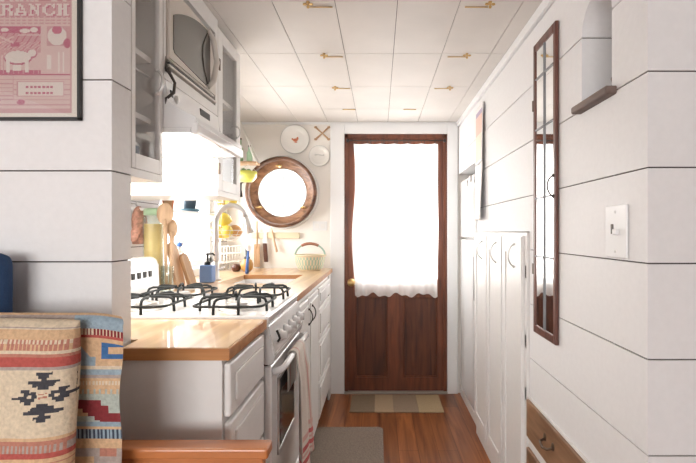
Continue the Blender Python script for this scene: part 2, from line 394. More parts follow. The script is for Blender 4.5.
MB().box(x-.055,x+.055,BY-.007,BY-.0005,z-.035,z+.035,.003).build('cover_plate',M['plate'],t)
for dx in (-.022,.022): MB().box(x+dx-.014,x+dx+.014,BY-.010,BY-.007,z-.018,z+.018,.002).build('socket',M['white'],t)

# ------------------------------------------------------------------ lower cabinets left
CT=.947; CB=.917; FX=-.373
def pull(parent,p,length,axis='Z',m='steel',out=(1,0,0),r=.0035,depth=.026):
    p=Vector(p); out=Vector(out); d={'Z':Vector((0,0,1)),'Y':Vector((0,1,0))}[axis]
    pts=[]
    for i in range(13):
        t=i/12; pts.append(p+d*(t-.5)*length+out*(depth*math.sin(PI*t)**.6+.002))
    mb=MB().tube(pts,r,8)
    for t in (-.5,.5): mb.ball(p+d*t*length+out*.002,.006,.006,.006,n=8)
    return mb.build('handle',M[m],parent)
def front(name,parent,y0,y1,z0,z1,x=FX,d=.018,m='white',panel=True,sgn=1):
    xa,xb=(x,x+d*sgn) if sgn>0 else (x-d,x)
    mb=MB().box(xa,xb,y0,y1,z0,z1,.006,3)
    if panel and y1-y0>.1:
        xo=x+d*sgn; e=.006*sgn; i=.03
        mb.box(min(xo-.001*sgn,xo+e),max(xo-.001*sgn,xo+e),y0+i,y1-i,z0+i,z1-i,.003,2)
    return mb.build(name,M[m],parent)
cb=thing('base_cabinet',(-.75,1.2,0),'white base cabinet with drawers at the near end of the kitchen run','cabinet')
MB().box(LX+.003,FX,1.095,1.338,.09,CB-.002).box(-.626,FX,1.02,1.096,.09,CB-.002).box(-.626,FX-.03,1.04,1.33,0,.09).build('body',M['white'],cb)
for z0,z1 in ((.775,.905),(.60,.762),(.36,.588),(.10,.348)):
    front('drawer',cb,1.03,1.332,z0,z1)
cb=thing('base_cabinet',(-.75,2.5,0),'white base cabinet with doors and a drawer stack under the sink','cabinet')
MB().box(LX+.003,FX,1.862,BY-.003,.08,.735).box(LX+.003,FX-.05,1.88,BY-.003,0,.08).box(FX-.03,FX,1.862,BY-.003,.735,CB-.002).box(LX+.003,FX-.03,1.862,1.89,.735,CB-.002).box(LX+.003,FX-.03,2.86,BY-.003,.735,CB-.002).build('body',M['white'],cb)
for y0,y1 in ((1.88,2.17),(2.18,2.52)):
    dd=front('door',cb,y0,y1,.10,.885)
    pull(dd,(FX+.024,y1-.04 if y0<2 else y0+.06,.80),.075,'Z','iron',r=.0028,depth=.018)
    for zz in (.2,.78): MB().box(FX,FX+.006,y0-.008,y0+.004,zz-.025,zz+.025).build('hinge',M['hinge'],dd)
for z0,z1 in ((.775,.885),(.58,.76),(.33,.565),(.10,.315)):
    dd=front('drawer',cb,2.56,3.10,z0,z1)
MB().box(FX,FX+.012,3.12,BY-.003,.0,CB-.002).build('end_filler',M['white'],cb)
# countertops
ct=thing('countertop',(-.75,1.2,CB),'butcher block worktop slab on the near side of the stove','countertop')
MB().prism([(-.608,1.012),(-.354,1.012),(-.354,1.348),(LX+.003,1.348),(LX+.003,1.095),(-.608,1.095)],'XY',CB+.001,CT,bev=.003).build('slab',M['butcher'],ct)
MB().box(-.608,-.352,1.0095,1.012,CB+.0012,CT-.001).box(-.354,-.3515,1.012,1.346,CB+.0012,CT-.001).build('edge_band',M['butcher_edge'],ct)['label']='darker orange end grain edge'
ct=thing('countertop',(-.75,2.6,CB),'butcher block worktop slab around the sink by the back wall','countertop')
SX0,SX1,SY0,SY1=-.86,-.485,2.28,2.74
MB().box(LX+.003,-.354,1.86,SY0,CB,CT).box(LX+.003,-.354,SY1,BY-.003,CB,CT).box(LX+.003,SX0,SY0,SY1,CB,CT).box(SX1,-.354,SY0,SY1,CB,CT).build('slab',M['butcher'],ct)
MB().box(-.354,-.3515,1.86,BY-.003,CB+.001,CT-.001).box(SX0,SX1,SY1-.0025,SY1,CB,CT-.001).build('edge_band',M['butcher_edge'],ct)
MB().box(LX+.003,LX+.02,1.87,BY-.003,CT,CT+.03,.002).build('upstand',M['trim'],ct)
sk=thing('sink',(-.67,2.5,.75),'white sink basin set into the wooden worktop','sink')
MB().box(SX0,SX0+.006,SY0,SY1,.76,CB).box(SX1-.006,SX1,SY0,SY1,.76,CB).box(SX0,SX1,SY0,SY0+.006,.76,CB).box(SX0,SX1,SY1-.008,SY1-.002,.76,CB+.004).box(SX0,SX1,SY0,SY1,.75,.762).build('basin',M['enamel'],sk)
MB().lathe([(.03,0),(.03,.004),(.02,.006),(0,.006)],(-.67,2.5,.762),'Z',20).build('drain',M['steel'],sk)

# ------------------------------------------------------------------ stove
SY_0,SY_1=1.352,1.856; SXF=-.335; ST=.956
st=thing('gas_stove',(-.7,1.6,0),'white four burner gas stove between the two worktops','stove')
MB().box(LX+.02,-.365,SY_0,SY_1,.05,.925).build('body',M['enamel'],st)
MB().box(LX+.02,-.350,SY_0-.0,SY_1,.925,ST,.008,3).build('cooktop',M['enamel'],st)
MB().prism([(-.3655,.80),(-.335,.80),(-.328,.83),(-.348,.925),(-.3655,.925)],'XZ',SY_0+.002,SY_1-.002,bev=.004).build('control_panel',M['enamel'],st)
for i in range(5):
    y=1.455+i*.08
    MB().lathe([(.020,.0),(.019,.012),(.014,.014),(.013,.026),(0,.027)],(-.338,y,.872),'X',20).box(-.322,-.308,y-.003,y+.003,.858,.886,.001).build('burner_knob',M['enamel'],st)
MB().tube([(-.333,1.40,.90),(-.326,1.40,.885),(-.324,1.405,.872),(-.33,1.40,.862)],.004,8).build('oven_knob_pointer',M['black'],st)
od=MB().box(-.365,-.340,SY_0+.004,SY_1-.004,.27,.795,.008,3).build('oven_door',M['enamel'],st)
MB().box(-.3402,-.336,1.45,1.70,.49,.72,.0015).build('door_glass',M['ovglass'],od)
MB().box(-.3400,-.3345,1.435,1.715,.475,.488,.002).box(-.3400,-.3345,1.435,1.715,.722,.735,.002).box(-.3400,-.3345,1.435,1.449,.475,.735,.002).box(-.3400,-.3345,1.701,1.715,.475,.735,.002).build('glass_frame',M['steel'],od)
MB().tube([(-.338,1.37,.775),(-.312,1.375,.782),(-.306,1.40,.785),(-.306,1.81,.785),(-.312,1.835,.782),(-.338,1.84,.775)],.011,12).build('door_handle',M['enamel'],od)
MB().box(-.365,-.342,SY_0+.004,SY_1-.004,.08,.255,.008,3).build('warming_drawer',M['enamel'],st)
MB().box(-.3655,-.352,SY_0+.006,SY_1-.006,.797,.801).build('door_gap_trim',M['black'],st)
# backguard with slots
bg=MB()
bz=1.115; prof=[(LX+.02,ST-.01),(-.935,ST-.01),(-.945,1.07)]+arc(-.98,1.08,.035,0,PI/2,6,lambda a,b:(a,b))+[(LX+.02,1.115)]
bg.prism(prof,'XZ',SY_0+.01,SY_1-.01,bev=.006)
bgo=bg.build('backguard',M['enamel'],st)
for i in range(6):
    y=1.770-.041*i
    MB().box(-.948,-.939,y-.010,y+.010,1.036,1.060,.001).build('vent_slot',M['black'],bgo)
# burners and grates
def grate(cx,cy):
    mb=MB(); r=.0047; a,b=.112,.112
    loop=[]
    for (sx,sy,a0) in ((1,1,0),(-1,1,PI/2),(-1,-1,PI),(1,-1,1.5*PI)):
        loop+= [(cx+sx*(a-.03)+.03*math.cos(a0+t*PI/8), cy+sy*(b-.03)+.03*math.sin(a0+t*PI/8), ST+.026) for t in range(5)]
    mb.tube(loop,r*.9,8,closed=True)
    def finger(p0,p1):
        p0=Vector(p0);p1=Vector(p1); dv=(p1-p0)
        pts=[p0+Vector((0,0,.0)),p0+Vector((0,0,.030))+dv*.02,p0+Vector((0,0,.041))+dv*.08,p0+Vector((0,0,.046))+dv*.22,p0+Vector((0,0,.046))+dv*.6,p1+Vector((0,0,.044))]
        mb.tube([(p.x,p.y,p.z+ST) for p in pts],r,8)
    for sx in (-1,1):
        for oy in (-.04,.04): finger((cx+sx*a,cy+oy,0),(cx+sx*.024,cy+oy*.4,0))
    for sy in (-1,1):
        for ox in (-.04,.04): finger((cx+ox,cy+sy*b,0),(cx+ox*.4,cy+sy*.024,0))
    return mb
for cx in (-.487,-.797):
    for cy in (1.478,1.728):
        g=grate(cx,cy).build('grate',M['castiron'],st)
        MB().lathe([(.062,0),(.060,.004),(.048,.006),(.030,.005),(.0,.005)],(cx,cy,ST),'Z',28).build('drip_pan',M['steel'],st)
        b=MB().lathe([(.032,.004),(.032,.014),(.036,.016),(.036,.021),(.030,.024),(0,.024)],(cx,cy,ST),'Z',28).build('burner',M['steel'],st)

# towel on oven handle
m=MB(); nx,nz=26,70; g=[]
HX,HZ=-.306,.785; 
for j in range(nz+1):
    v=j/nz; row=[]
    Ltot=.57; sarc=v*Ltot
    for i in range(nx+1):
        u=i/nx
        # back flap 0.12, over bar, front flap .38
        if sarc<.13:
            x=HX-.0145; z=HZ-.13+sarc+.0
        elif sarc<.175:
            a=PI-(sarc-.13)/.045*PI; x=HX+.0145*math.cos(a); z=HZ+.0145*math.sin(a)
        else:
            x=HX+.0145; z=HZ-(sarc-.175)
        fall=max(0,(sarc-.175)/.395)
        narrow=.11+.09*fall
        y=1.60+ (u-.5)*(.16+.16*fall) + .02*fall*math.sin(u*5)
        if sarc>.175:
            x+=.010*fall+ (.013+.012*fall)*(.5+.5*math.sin(u*15+1.0+fall*.8))*min(1,fall*5)
            z-= .065*fall*(1-u) *1.0+ .012*math.sin(u*9)*fall
        row.append(m.b.verts.new((x,y,z)))
    g.append(row)
for j in range(nz):
    for i in range(nx):
        f=m.b.faces.new((g[j][i],g[j][i+1],g[j+1][i+1],g[j+1][i])); f.smooth=True
        mi=0
        if j in (59,60,64,65): mi=1
        elif j in (55,56,62,67): mi=2
        if i in (5,6,20): mi = 1 if j in (59,60,64,65) else 2
        f.material_index=mi
o=m.build('dish_towel',[M['towel'],M['towelr'],M['towelp']])
sm=o.modifiers.new('thick','SOLIDIFY'); sm.thickness=.003; sm.offset=1
tag(o,'cream dish towel with red check stripes draped over the oven handle','towel')

# ------------------------------------------------------------------ upper cabinets
UX=-.63; UB=1.363
def glass_door(parent,y0,y1,z0,z1,x,st_w=.022,rail=.04,handle=None):
    d=MB().box(x,x+.018,y0,y0+st_w,z0,z1,.002).box(x,x+.018,y1-st_w,y1,z0,z1,.002).box(x,x+.018,y0+st_w,y1-st_w,z0,z0+rail,.002).box(x,x+.018,y0+st_w,y1-st_w,z1-rail,z1,.002).build('door',M['white'],parent)
    MB().box(x+.007,x+.010,y0+st_w,y1-st_w,z0+rail,z1-rail).build('door_glass',M['glass'],d)
    return d
uc=thing('wall_cabinet',(-.85,1.17,UB),'white glass-fronted wall cabinet beside the partition with the picture','cabinet')
def carcass(y0,y1,shelves,par,xf=UX-.018):
    a_,b_=y0+.0152,y1-.0152; mb=MB().box(LX+.003,xf,y0,y0+.015,UB,CEIL-.003).box(LX+.003,xf,y1-.015,y1,UB,CEIL-.003).box(LX+.003,xf-.0005,a_,b_,UB+.0005,UB+.018).box(LX+.003,xf-.0005,a_,b_,CEIL-.02,CEIL-.0035).box(LX+.003,LX+.015,a_,b_,UB+.0185,CEIL-.0205)
    mb.build('carcass',M['white'],par)
    for z in shelves: MB().box(LX+.015,xf-.01,y0+.015,y1-.015,z-.015,z).build('shelf',M['white'],par)
carcass(1.094,1.256,(1.545,1.72,1.90),uc)
dd=glass_door(uc,1.096,1.254,1.385,CEIL-.01,UX-.018,.018,.04)
pull(dd,(UX,1.215,1.645),.065,'Z','steel',r=.004,depth=.018)
MB().box(UX-.018,UX-.002,1.094,1.256,UB,1.384).build('light_rail',M['white'],uc)
MB().tube([(UX-.03,1.12,1.663),(UX-.03,1.235,1.663)],.003,8).build('plate_rail',M['steel'],uc)
uc2=thing('wall_cabinet',(-.85,1.8,UB),'white glass-fronted wall cabinet between the range hood and the back window','cabinet')
carcass(1.682,1.955,(1.56,1.78),uc2)
dd=glass_door(uc2,1.684,1.953,1.385,2.02,UX-.018,.05,.045)
pull(dd,(UX,1.90,1.66),.05,'Z','steel',r=.0025,depth=.014)
for z in (1.88,1.47): MB().box(UX-.001,UX+.004,1.686,1.700,z-.022,z+.022).build('hinge',M['hinge'],dd)
MB().box(UX-.0175,UX-.002,1.682,1.955,UB,1.384).build('light_rail',M['white'],uc2)
# microwave housing
mc=thing('microwave_cabinet',(-.85,1.46,1.7),'open white cabinet frame over the range hood holding the microwave','cabinet')
MB().box(LX+.003,UX,1.258,1.68,1.672,1.706).box(LX+.003,UX,1.258,1.68,1.985,CEIL-.003).box(LX+.003,LX+.02,1.258,1.68,1.706,1.985).build('carcass',M['white'],mc)
MB().box(LX+.003,UX,1.258,1.272,1.706,1.985).build('side_panel',M['white'],mc)
MB().box(LX+.003,UX,1.655,1.68,1.706,1.985).build('side_panel',M['white'],mc)
pl=MB().tube([(UX+.004,1.262,1.735),(UX+.006,1.262,1.70),(UX+.016,1.266,1.683),(UX+.028,1.268,1.66),(UX+.026,1.266,1.63),(UX+.006,1.262,1.612),(UX+.004,1.262,1.575)],[.001,.005,.0045,.004,.0045,.005,.001],10).box(UX+.001,UX+.014,1.262,1.278,1.692,1.706,.002).build('iron_pull',M['iron'],mc)
# microwave
mw=thing('microwave',(-.8,1.46,1.708),'off-white microwave oven with a curved dark window in the open cabinet','microwave')
MB().box(LX+.05,UX-.022,1.277,1.648,1.710,1.972,.006).build('body',M['microw'],mw)
md=MB().prism([(1.277,1.735),(1.648,1.735),(1.648,1.965),(1.277,1.965)],'YZ',UX-.021,UX+.006,bev=.006).build('door',M['microw'],mw)
# lens window: curved outline
pts=[(1.312,1.765),(1.303,1.775)]
for i in range(13):
    t=i/12; pts.append((1.303+.257*(t**1.15), 1.878+.072*math.sin(t*PI/2)))
pts+=[(1.57,1.93),(1.572,1.85),(1.565,1.765),(1.55,1.748)]
MB().prism(pts,'YZ',UX+.005,UX+.009).build('window',M['mdark'],md)
q=[(1.555-.045*math.sin(PI*i/14),1.755+.185*i/14) for i in range(15)]+[(1.555,1.755+.185*i/14) for i in range(14,-1,-1)]
MB().prism(q[:15]+[(1.575,1.93),(1.575,1.76)],'YZ',UX+.008,UX+.012).build('handle_recess',M['mdark2'],md)
MB().tube([(UX+.006,1.565,1.748),(UX+.020,1.585,1.775),(UX+.028,1.597,1.85),(UX+.020,1.585,1.925),(UX+.006,1.565,1.955)],.010,12).build('handle',M['microw'],md)
MB().box(UX-.020,UX+.008,1.277,1.648,1.712,1.720,.002).build('lower_grille',M['microw'],mw)
MB().box(UX-.020,UX+.0075,1.277,1.60,1.7205,1.725,.001).build('vent_gap',M['black'],mw)
# range hood
hd=thing('range_hood',(-.85,1.47,1.51),'white range hood with a glowing underside above the stove','range hood')
HB=1.512
MB().prism([(LX+.004,HB+.012),(-.535,HB+.012),(-.535,HB+.045),(UX+.01,1.60),(UX+.002,1.671),(LX+.004,1.671)],'XZ',1.259,1.681,bev=.003).build('hood_body',M['enamel'],hd)
MB().box(-.553,-.530,1.2585,1.6815,HB-.004,HB+.03,.006,3).box(LX+.004,-.553,1.259,1.27,HB,HB+.012).box(LX+.004,-.553,1.67,1.681,HB,HB+.012).build('front_lip',M['enamel'],hd)
MB().box(LX+.15,-.60,1.30,1.64,HB+.004,HB+.011).build('hood_lamp',M['lamp'],hd)
MB().box(UX+.004,UX+.0075,1.50,1.585,1.628,1.652,.001).build('vent_grille',M['black'],hd)
MB().box(UX+.004,UX+.0085,1.285,1.30,1.625,1.645,.001).build('hood_button',M['black'],hd)
MB().ball((UX+.010,1.32,1.625),.006,.012,.012).build('hood_knob',M['white'],hd)

# crockery inside the cabinets
def bowl(name,x,y,z,r,h,m,label,cat='bowl',group=None):
    o=MB().lathe([(r*.4,0),(r*.5,.004),(r,h),(r*.96,h),(r*.45,.012),(0,.010)],(0,0,0),'Z',24).build(name,M[m]); o.location=(x,y,z); return tag(o,label,cat,group)
t=thing('cooking_pot',(-.72,1.175,1.381),'dark grey pot behind the glass on the lowest shelf of the near cabinet','pot')
MB().lathe([(.055,0),(.058,.004),(.058,.075),(.056,.075),(.054,.006),(0,.006)],(-.72,1.175,1.3815),'Z',24).build('pot_body',M['darkpot'],t)
MB().lathe([(.059,.075),(.055,.085),(.02,.095),(.008,.097),(.008,.108),(0,.109)],(-.72,1.175,1.3815),'Z',24).build('pot_lid',M['steel'],t)
bowl('bowl',-.80,1.175,1.5455,.06,.05,'porcelain','white bowl on the middle shelf of the near glass cabinet')
bowl('bowl',-.78,1.82,1.5605,.07,.06,'porcelain','white bowl on the shelf of the cabinet beyond the hood')
bowl('bowl',-.78,1.82,1.3815,.07,.07,'terra','terracotta bowl at the bottom of the cabinet beyond the hood')

# ------------------------------------------------------------------ window shelf with pots
sh=thing('wall_shelf',(LX,2.3,1.32),'narrow white shelf with pots across the kitchen window','shelf')
MB().box(LX+.001,LX+.14,1.965,2.85,1.318,1.332,.002).build('board',M['trim'],sh)
for y in (2.0,2.8): MB().prism([(LX+.001,1.317),(LX+.10,1.317),(LX+.001,1.25)],'XZ',y-.006,y+.006).build('bracket',M['trim'],sh)
def pot(px,Y,r,h,m,label,saucer=None,x=None):
    x=LX+.085 if x is None else x
    t=thing('flower_pot',(x,Y,1.3325),label,'pot')
    zz=1.3325
    if saucer: MB().lathe([(r*1.0,0),(r*1.5,.014),(r*1.45,.016),(r*.9,.004),(0,.004)],(x,Y,zz),'Z',24).build('saucer',M[saucer],t); zz+=.005
    MB().lathe([(r*.72,0),(r*.95,h*.78),(r*1.05,h*.78),(r*1.05,h),(r*.95,h),(r*.7,.01),(0,.01)],(x,Y,zz),'Z',24).build('pot_body',M[m],t)
    MB().lathe([(0,h*.8),(r*.9,h*.8)],(x,Y,zz),'Z',20).build('soil',M['brown'],t)
    return t
pot(176,2.17,.032,.07,'terra','orange terracotta pot on the window shelf')
pot(182,2.10,.020,.06,'lightw2','small tan pot beside the terracotta pot on the window shelf',x=LX+.12)
pot(204,2.42,.040,.10,'darkpot','slate grey pot on a blue saucer on the window shelf','bluepot')

# ------------------------------------------------------------------ counter items
# stoneware jar with utensils
ux,uy=-.955,1.94
t=thing('utensil_jar',(ux,uy,CT),'pale green glass jar holding wooden spoons behind the stove','jar')
MB().lathe([(.024,0),(.026,.003),(.027,.12),(.025,.12),(.024,.006),(0,.006)],(ux,uy,CT),'Z',24).build('glass_body',M['jar'],t)
def spoon(top,bot,label,w=.026,h=.045,m='lightw'):
    top=Vector(top);bot=Vector(bot); d=(top-bot)
    o=MB().tube([bot,bot+d*.5,bot+d*.86],[.006,.008,.011],8).ball(top-d.normalized()*.03,w,.007,h).build('wooden_spoon',M[m]); return tag(o,label,'spoon')
p=W(165,207,1.93); spoon((p[0],1.93,p[2]),(ux-.004,uy,CT+.010),'large round-headed wooden spoon in the green glass jar',.038,.050)
p=W(172,222,1.95); spoon((p[0],1.955,p[2]),(ux+.012,uy,CT+.010),'shorter wooden spatula leaning right in the glass jar',.024,.042,'lightw')
# cutting boards leaning
def board(x0,x1,Y,z1,tilt,label,m,w):
    t=thing('cutting_board',(x0,Y,CT),label,'cutting board')
    mb=MB(); pts=[]
    for i in range(9): a=PI*i/8; pts.append((.0+w*.5*math.cos(a),z1-w*.5+w*.5*math.sin(a)))
    poly=[(w*.5,0)]+pts+[(-w*.5,0)]
    mb.prism(poly,'YZ',-.008,.008,bev=.002)
    o=mb.build('board',M[m]); o.parent=t; o.rotation_euler=(0,tilt,0); o.location=(0,0,.002)
    return t
board(-.995,0,2.15,.225,-.20,'tall narrow cutting board leaning beside the utensil jar','lightw',.09)
board(-.955,0,2.20,.17,-.30,'shorter pale cutting board leaning in front of the tall one','lightw2',.08)
# pasta jar
px_,py_=-1.03,1.965
t=thing('pasta_jar',(px_,py_,CT),'tall glass jar of yellow pasta with green lid behind the stove','jar')
MB().lathe([(.040,0),(.044,.006),(.044,.335),(.038,.35),(.036,.35),(.042,.332),(.042,.008),(0,.008)],(px_,py_,CT),'Z',24).build('glass_body',M['jar'],t)
MB().lathe([(0,.01),(.039,.01),(.039,.31),(0,.31)],(px_,py_,CT),'Z',24).build('pasta',M['pasta'],t)
MB().lathe([(.041,.35),(.041,.375),(.036,.38),(0,.38)],(px_,py_,CT),'Z',24).build('lid',M['greenlid'],t)
# pink mitt on hook
t=thing('oven_mitt',(LX+.03,1.985,1.35),'pink patterned oven mitt hanging on the wall behind the stove','oven mitt')
mb=MB(); cx,cy=LX+.045,1.985
rot=Matrix.Rotation(.12,4,'X')
mb.ball((cx,cy,1.255),.028,.045,.085,rot=rot).ball((cx+.004,cy-.04,1.215),.02,.022,.045,rot=Matrix.Rotation(-.5,4,'X')).lathe([(.030,0),(.034,.03),(.030,.05)],(cx,cy+.004,1.165),'Z',20,sy=1.2)
mb.build('mitt_body',M['mitt'],t)
MB().tube([(LX+.001,cy,1.352),(LX+.03,cy,1.352),(LX+.032,cy,1.36)],.003,8).tube([(cx-.015,cy,1.335),(LX+.026,cy,1.354),(cx,cy-.012,1.332)],.002,6).build('hanging_loop',M['steel'],t)
# small creamer / kettle spout by stove
t=thing('spoon_rest',(-.89,2.0,CT),'small white ceramic spoon rest behind the back burner','spoon rest')
MB().lathe([(.028,0),(.036,.012),(.034,.013),(.024,.004),(0,.004)],(-.89,2.0,CT),'Z',20).build('dish',M['porcelain'],t)
# soap dispenser
sx,sy=W(207.5,270,2.33)[0],2.33
t=thing('soap_dispenser',(sx,sy,CT),'square blue soap dispenser with black pump beside the faucet','soap dispenser')
MB().box(sx-.034,sx+.034,sy-.03,sy+.03,CT,CT+.095,.008,3).build('bottle',M['bluesoap'],t)
MB().lathe([(.016,.095),(.016,.112),(.006,.114),(.006,.148),(.009,.150),(.009,.158),(0,.16)],(sx,sy,CT),'Z',16).tube([(sx,sy,CT+.153),(sx+.03,sy,CT+.156),(sx+.038,sy,CT+.146)],.005,8).build('pump',M['black'],t)
# faucet
fx,fy=-.925,2.44
t=thing('kitchen_faucet',(fx,fy,CT),'tall brushed gooseneck faucet arching over the sink','faucet')
MB().lathe([(.030,0),(.030,.008),(.018,.012),(.017,.10),(.013,.11)],(fx,fy,CT),'Z',20).build('base',M['steel'],t)
pts=[(fx,fy,CT+.09),(fx,fy,1.26)]+[(fx+.088-.088*math.cos(a),fy,1.265+.105*math.sin(a)) for a in [PI*k/14*.86 for k in range(15)]]
MB().tube(pts,.0150,14).build('gooseneck',M['steel'],t)
e=Vector(pts[-1]); MB().tube([e,e+Vector((.012,0,-.035)),e+Vector((.030,0,-.095))],[.014,.017,.020],14).build('spray_head',M['steel'],t)
MB().tube([(fx+.015,fy,CT+.06),(fx+.05,fy-.01,CT+.075)],.005,8).build('lever',M['steel'],t)
# dish brush and slim filter tap
x0=W(231,270,2.50)[0]
t=thing('dish_brush',(x0,2.50,CT),'blue handled dish brush standing upright behind the sink','brush')
MB().tube([(x0,2.80,CT+.002),(x0+.004,2.80,CT+.08),(x0+.010,2.80,CT+.15)],[.012,.009,.006],10).build('handle',M['blueb'],t)
MB().ball((x0+.012,2.80,CT+.17),.018,.016,.022).build('brush_head',M['white'],t)
# bottle on sill
y_=2.52
t=thing('dish_soap_bottle',(LX-.02,y_,WZ0),'white squeeze bottle with blue cap on the window sill','bottle')
MB().lathe([(.026,0),(.028,.02),(.028,.10),(.012,.13),(.010,.14)],(LX-.02,y_,WZ0),'Z',20,sx=.7).build('bottle_body',M['porcelain'],t)
MB().lathe([(.015,.14),(.017,.158),(.006,.166),(0,.168)],(LX-.02,y_,WZ0),'Z',16).build('cap',M['blueb'],t)
MB().lathe([(.0286,.05),(.0286,.085)],(LX-.02,y_,WZ0),'Z',20,sx=.72).build('label',M['greenlid'],t)
# amber jar with black-handled brush
ax,ay=W(247,262,2.98)[0],2.98
t=thing('amber_jar',(ax,ay,CT),'round amber jar with black top in the counter corner','jar')
MB().lathe([(.022,0),(.040,.02),(.043,.05),(.032,.078),(.018,.088)],(ax,ay,CT),'Z',24).build('jar_body',M['amber'],t)
MB().lathe([(.019,.088),(.019,.10),(.011,.105),(.013,.16),(.009,.175),(0,.178)],(ax,ay,CT),'Z',16).build('stopper',M['black'],t)
bx=ax-.075
tag(MB().lathe([(.02,0),(.032,.015),(.032,.035),(.02,.05),(0,.052)],(bx,ay,CT),'Z',20).build('onion',M['brown']),'small dark brown onion-shaped pot beside the amber jar','pot')
# white utensil holder (wire dish rack)
rx,ry=W(232,250,3.1)[0]-.02,3.08
t=thing('dish_rack',(rx,ry,CT),'small white wire rack in the back corner under the lemons','rack')
mb=MB()
for zz in (.004,.06,.12,.17): mb.tube([(rx-.07,ry-.06,CT+zz),(rx+.07,ry-.06,CT+zz),(rx+.07,ry+.06,CT+zz),(rx-.07,ry+.06,CT+zz)],.003,6,closed=True)
for i in range(8):
    xx=rx-.07+.02*i
    for yy in (-.06,.06): mb.tube([(xx,ry+yy,CT+.004),(xx,ry+yy,CT+.17)],.002,6)
mb.build('wire_frame',M['rope'],t)

# knife strip and tools
ks=thing('knife_strip',(-.73,BY,1.2),'long wooden magnetic knife strip below the porthole','knife rack')
a=W(251,232.5,3.24); b=W(299.5,238.5,3.24)
MB().box(a[0],b[0],BY-.020,BY-.0005,b[2],a[2],.002).build('strip',M['straw'],ks)
def tool(name,px,ptop,pbot,label,cat,kind,lean=0):
    Y=BY-.027
    x,_,z1=W(px,ptop,Y); z0=W(px,pbot,Y)[2]
    o=thing(name,(x,BY-.025,z0),label,cat); L=z1-z0
    def T(mb): return mb
    if kind=='wood':
        MB().tube([(x,Y,z1),(x,Y,z0+L*.4)],.006,8).box(x-.022,x+.022,Y-.004,Y+.004,z0,z0+L*.5,.003).build('blade',M['lightw2'],o)
    elif kind=='knife':
        MB().prism([(x-.016,z0+L*.5),(x+.014,z0+L*.5),(x+.012,z1-.01),(x-.004,z1)],'XZ',Y-.001,Y+.001).build('blade',M['steel'],o)
        MB().prism([(x-.016,z0+L*.52),(x+.014,z0+L*.52),(x+.024,z0),(x-.006,z0)],'XZ',Y-.008,Y+.006,bev=.003).build('handle',M['brown'],o)
    else:
        MB().tube([(x-.012,Y,z1),(x,Y,z0+L*.6),(x+.03,Y,z0)],[.005,.006,.009],8).build('shaft',M['lightw'],o)
tool('wooden_spatula',257,221,267,'flat wooden spatula hanging at the left of the knife strip','spatula','wood')
tool('kitchen_knife',265,226,262,'kitchen knife with dark riveted handle on the knife strip','knife','knife')
tool('honing_rod',273,226,252,'thin pale rod hanging slanted at the right of the knives','tool','rod')
# basket
bx,by=W(310.5,260,3.10)[0],3.08
t=thing('straw_basket',(bx,by,CT),'green and cream woven basket with leather handle on the counter corner','basket')
n=56; mb=MB(); prof=[(.075,0),(.092,.02),(.104,.06),(.110,.105)]
hs=11
for j in range(hs):
    v0,v1=j/hs,(j+1)/hs
    def rr(v):
        h=v*.105
        for (r0,h0),(r1,h1) in zip(prof,prof[1:]):
            if h<=h1+1e-9: return r0+(r1-r0)*(h-h0)/(h1-h0),h
    for k in range(n):
        a0,a1=2*PI*k/n,2*PI*(k+1)/n
        q=[]
        for (a,v) in ((a0,v0),(a1,v0),(a1,v1),(a0,v1)):
            r,h=rr(v); off=.0015*(1 if (k+j)%2 else -1)
            q.append(mb.b.verts.new((bx+(r)*math.cos(a),by+(r)*math.sin(a)*.8,CT+h)))
        f=mb.b.faces.new(q); f.material_index=0 if (k+(j//4))%2 and 1<=j<=9 else 1
mb.lathe([(0,.003),(.075,.003)],(bx,by,CT),'Z',30,mi=1,sy=.8)
mb.build('woven_body',[M['teal'],M['straw']],t)
MB().tube([(bx+.111*math.cos(2*PI*k/40),by+.089*math.sin(2*PI*k/40),CT+.107) for k in range(40)],.006,8,closed=True).build('rim',M['straw'],t)
hp=[(bx+.107*math.cos(a),by,CT+.105+.085*math.sin(a)) for a in [PI*k/16 for k in range(17)]]
MB().tube(hp[:6],.006,8).tube(hp[11:],.006,8).build('handle_wrap',M['teal'],t)
MB().tube(hp[5:12],.010,10).build('handle',M['leather'],t)

# hanging fruit basket with lemons
HXc,HYc=W(227,215,2.72)[0],2.72
t=thing('hanging_basket',(HXc,HYc,1.185),'two-tier wire basket hanging from the ceiling behind the faucet','basket')
for zc,rb,ht in ((1.165,.105,.065),(1.375,.080,.05)):
    mb=MB()
    for f_ in (.35,.7,1.0): 
        r=rb*(.45+.55*f_); z=zc+ht*f_**1.5
        mb.tube([(HXc+r*math.cos(2*PI*k/28),HYc+r*math.sin(2*PI*k/28),z) for k in range(28)],.002,6,closed=True)
    for k in range(12):
        a=2*PI*k/12
        mb.tube([(HXc+rb*(.0+.45*0)*math.cos(a),HYc,zc)]+[(HXc+rb*(.45+.55*f_)*math.cos(a),HYc+rb*(.45+.55*f_)*math.sin(a),zc+ht*f_**1.5) for f_ in (.02,.35,.7,1.0)],.0015,5)
    mb.build('wire_tier',M['steel'],t)
mb=MB()
for k in range(3):
    a=2*PI*k/3+.5
    mb.tube([(HXc+.105*math.cos(a),HYc+.105*math.sin(a),1.23),(HXc+.075*math.cos(a),HYc+.075*math.sin(a),1.425),(HXc,HYc,1.62)],.0015,5)
mb.tube([(HXc,HYc,1.62),(HXc,HYc,CEIL-.002)],.002,6)
mb.build('chain',M['steel'],t)
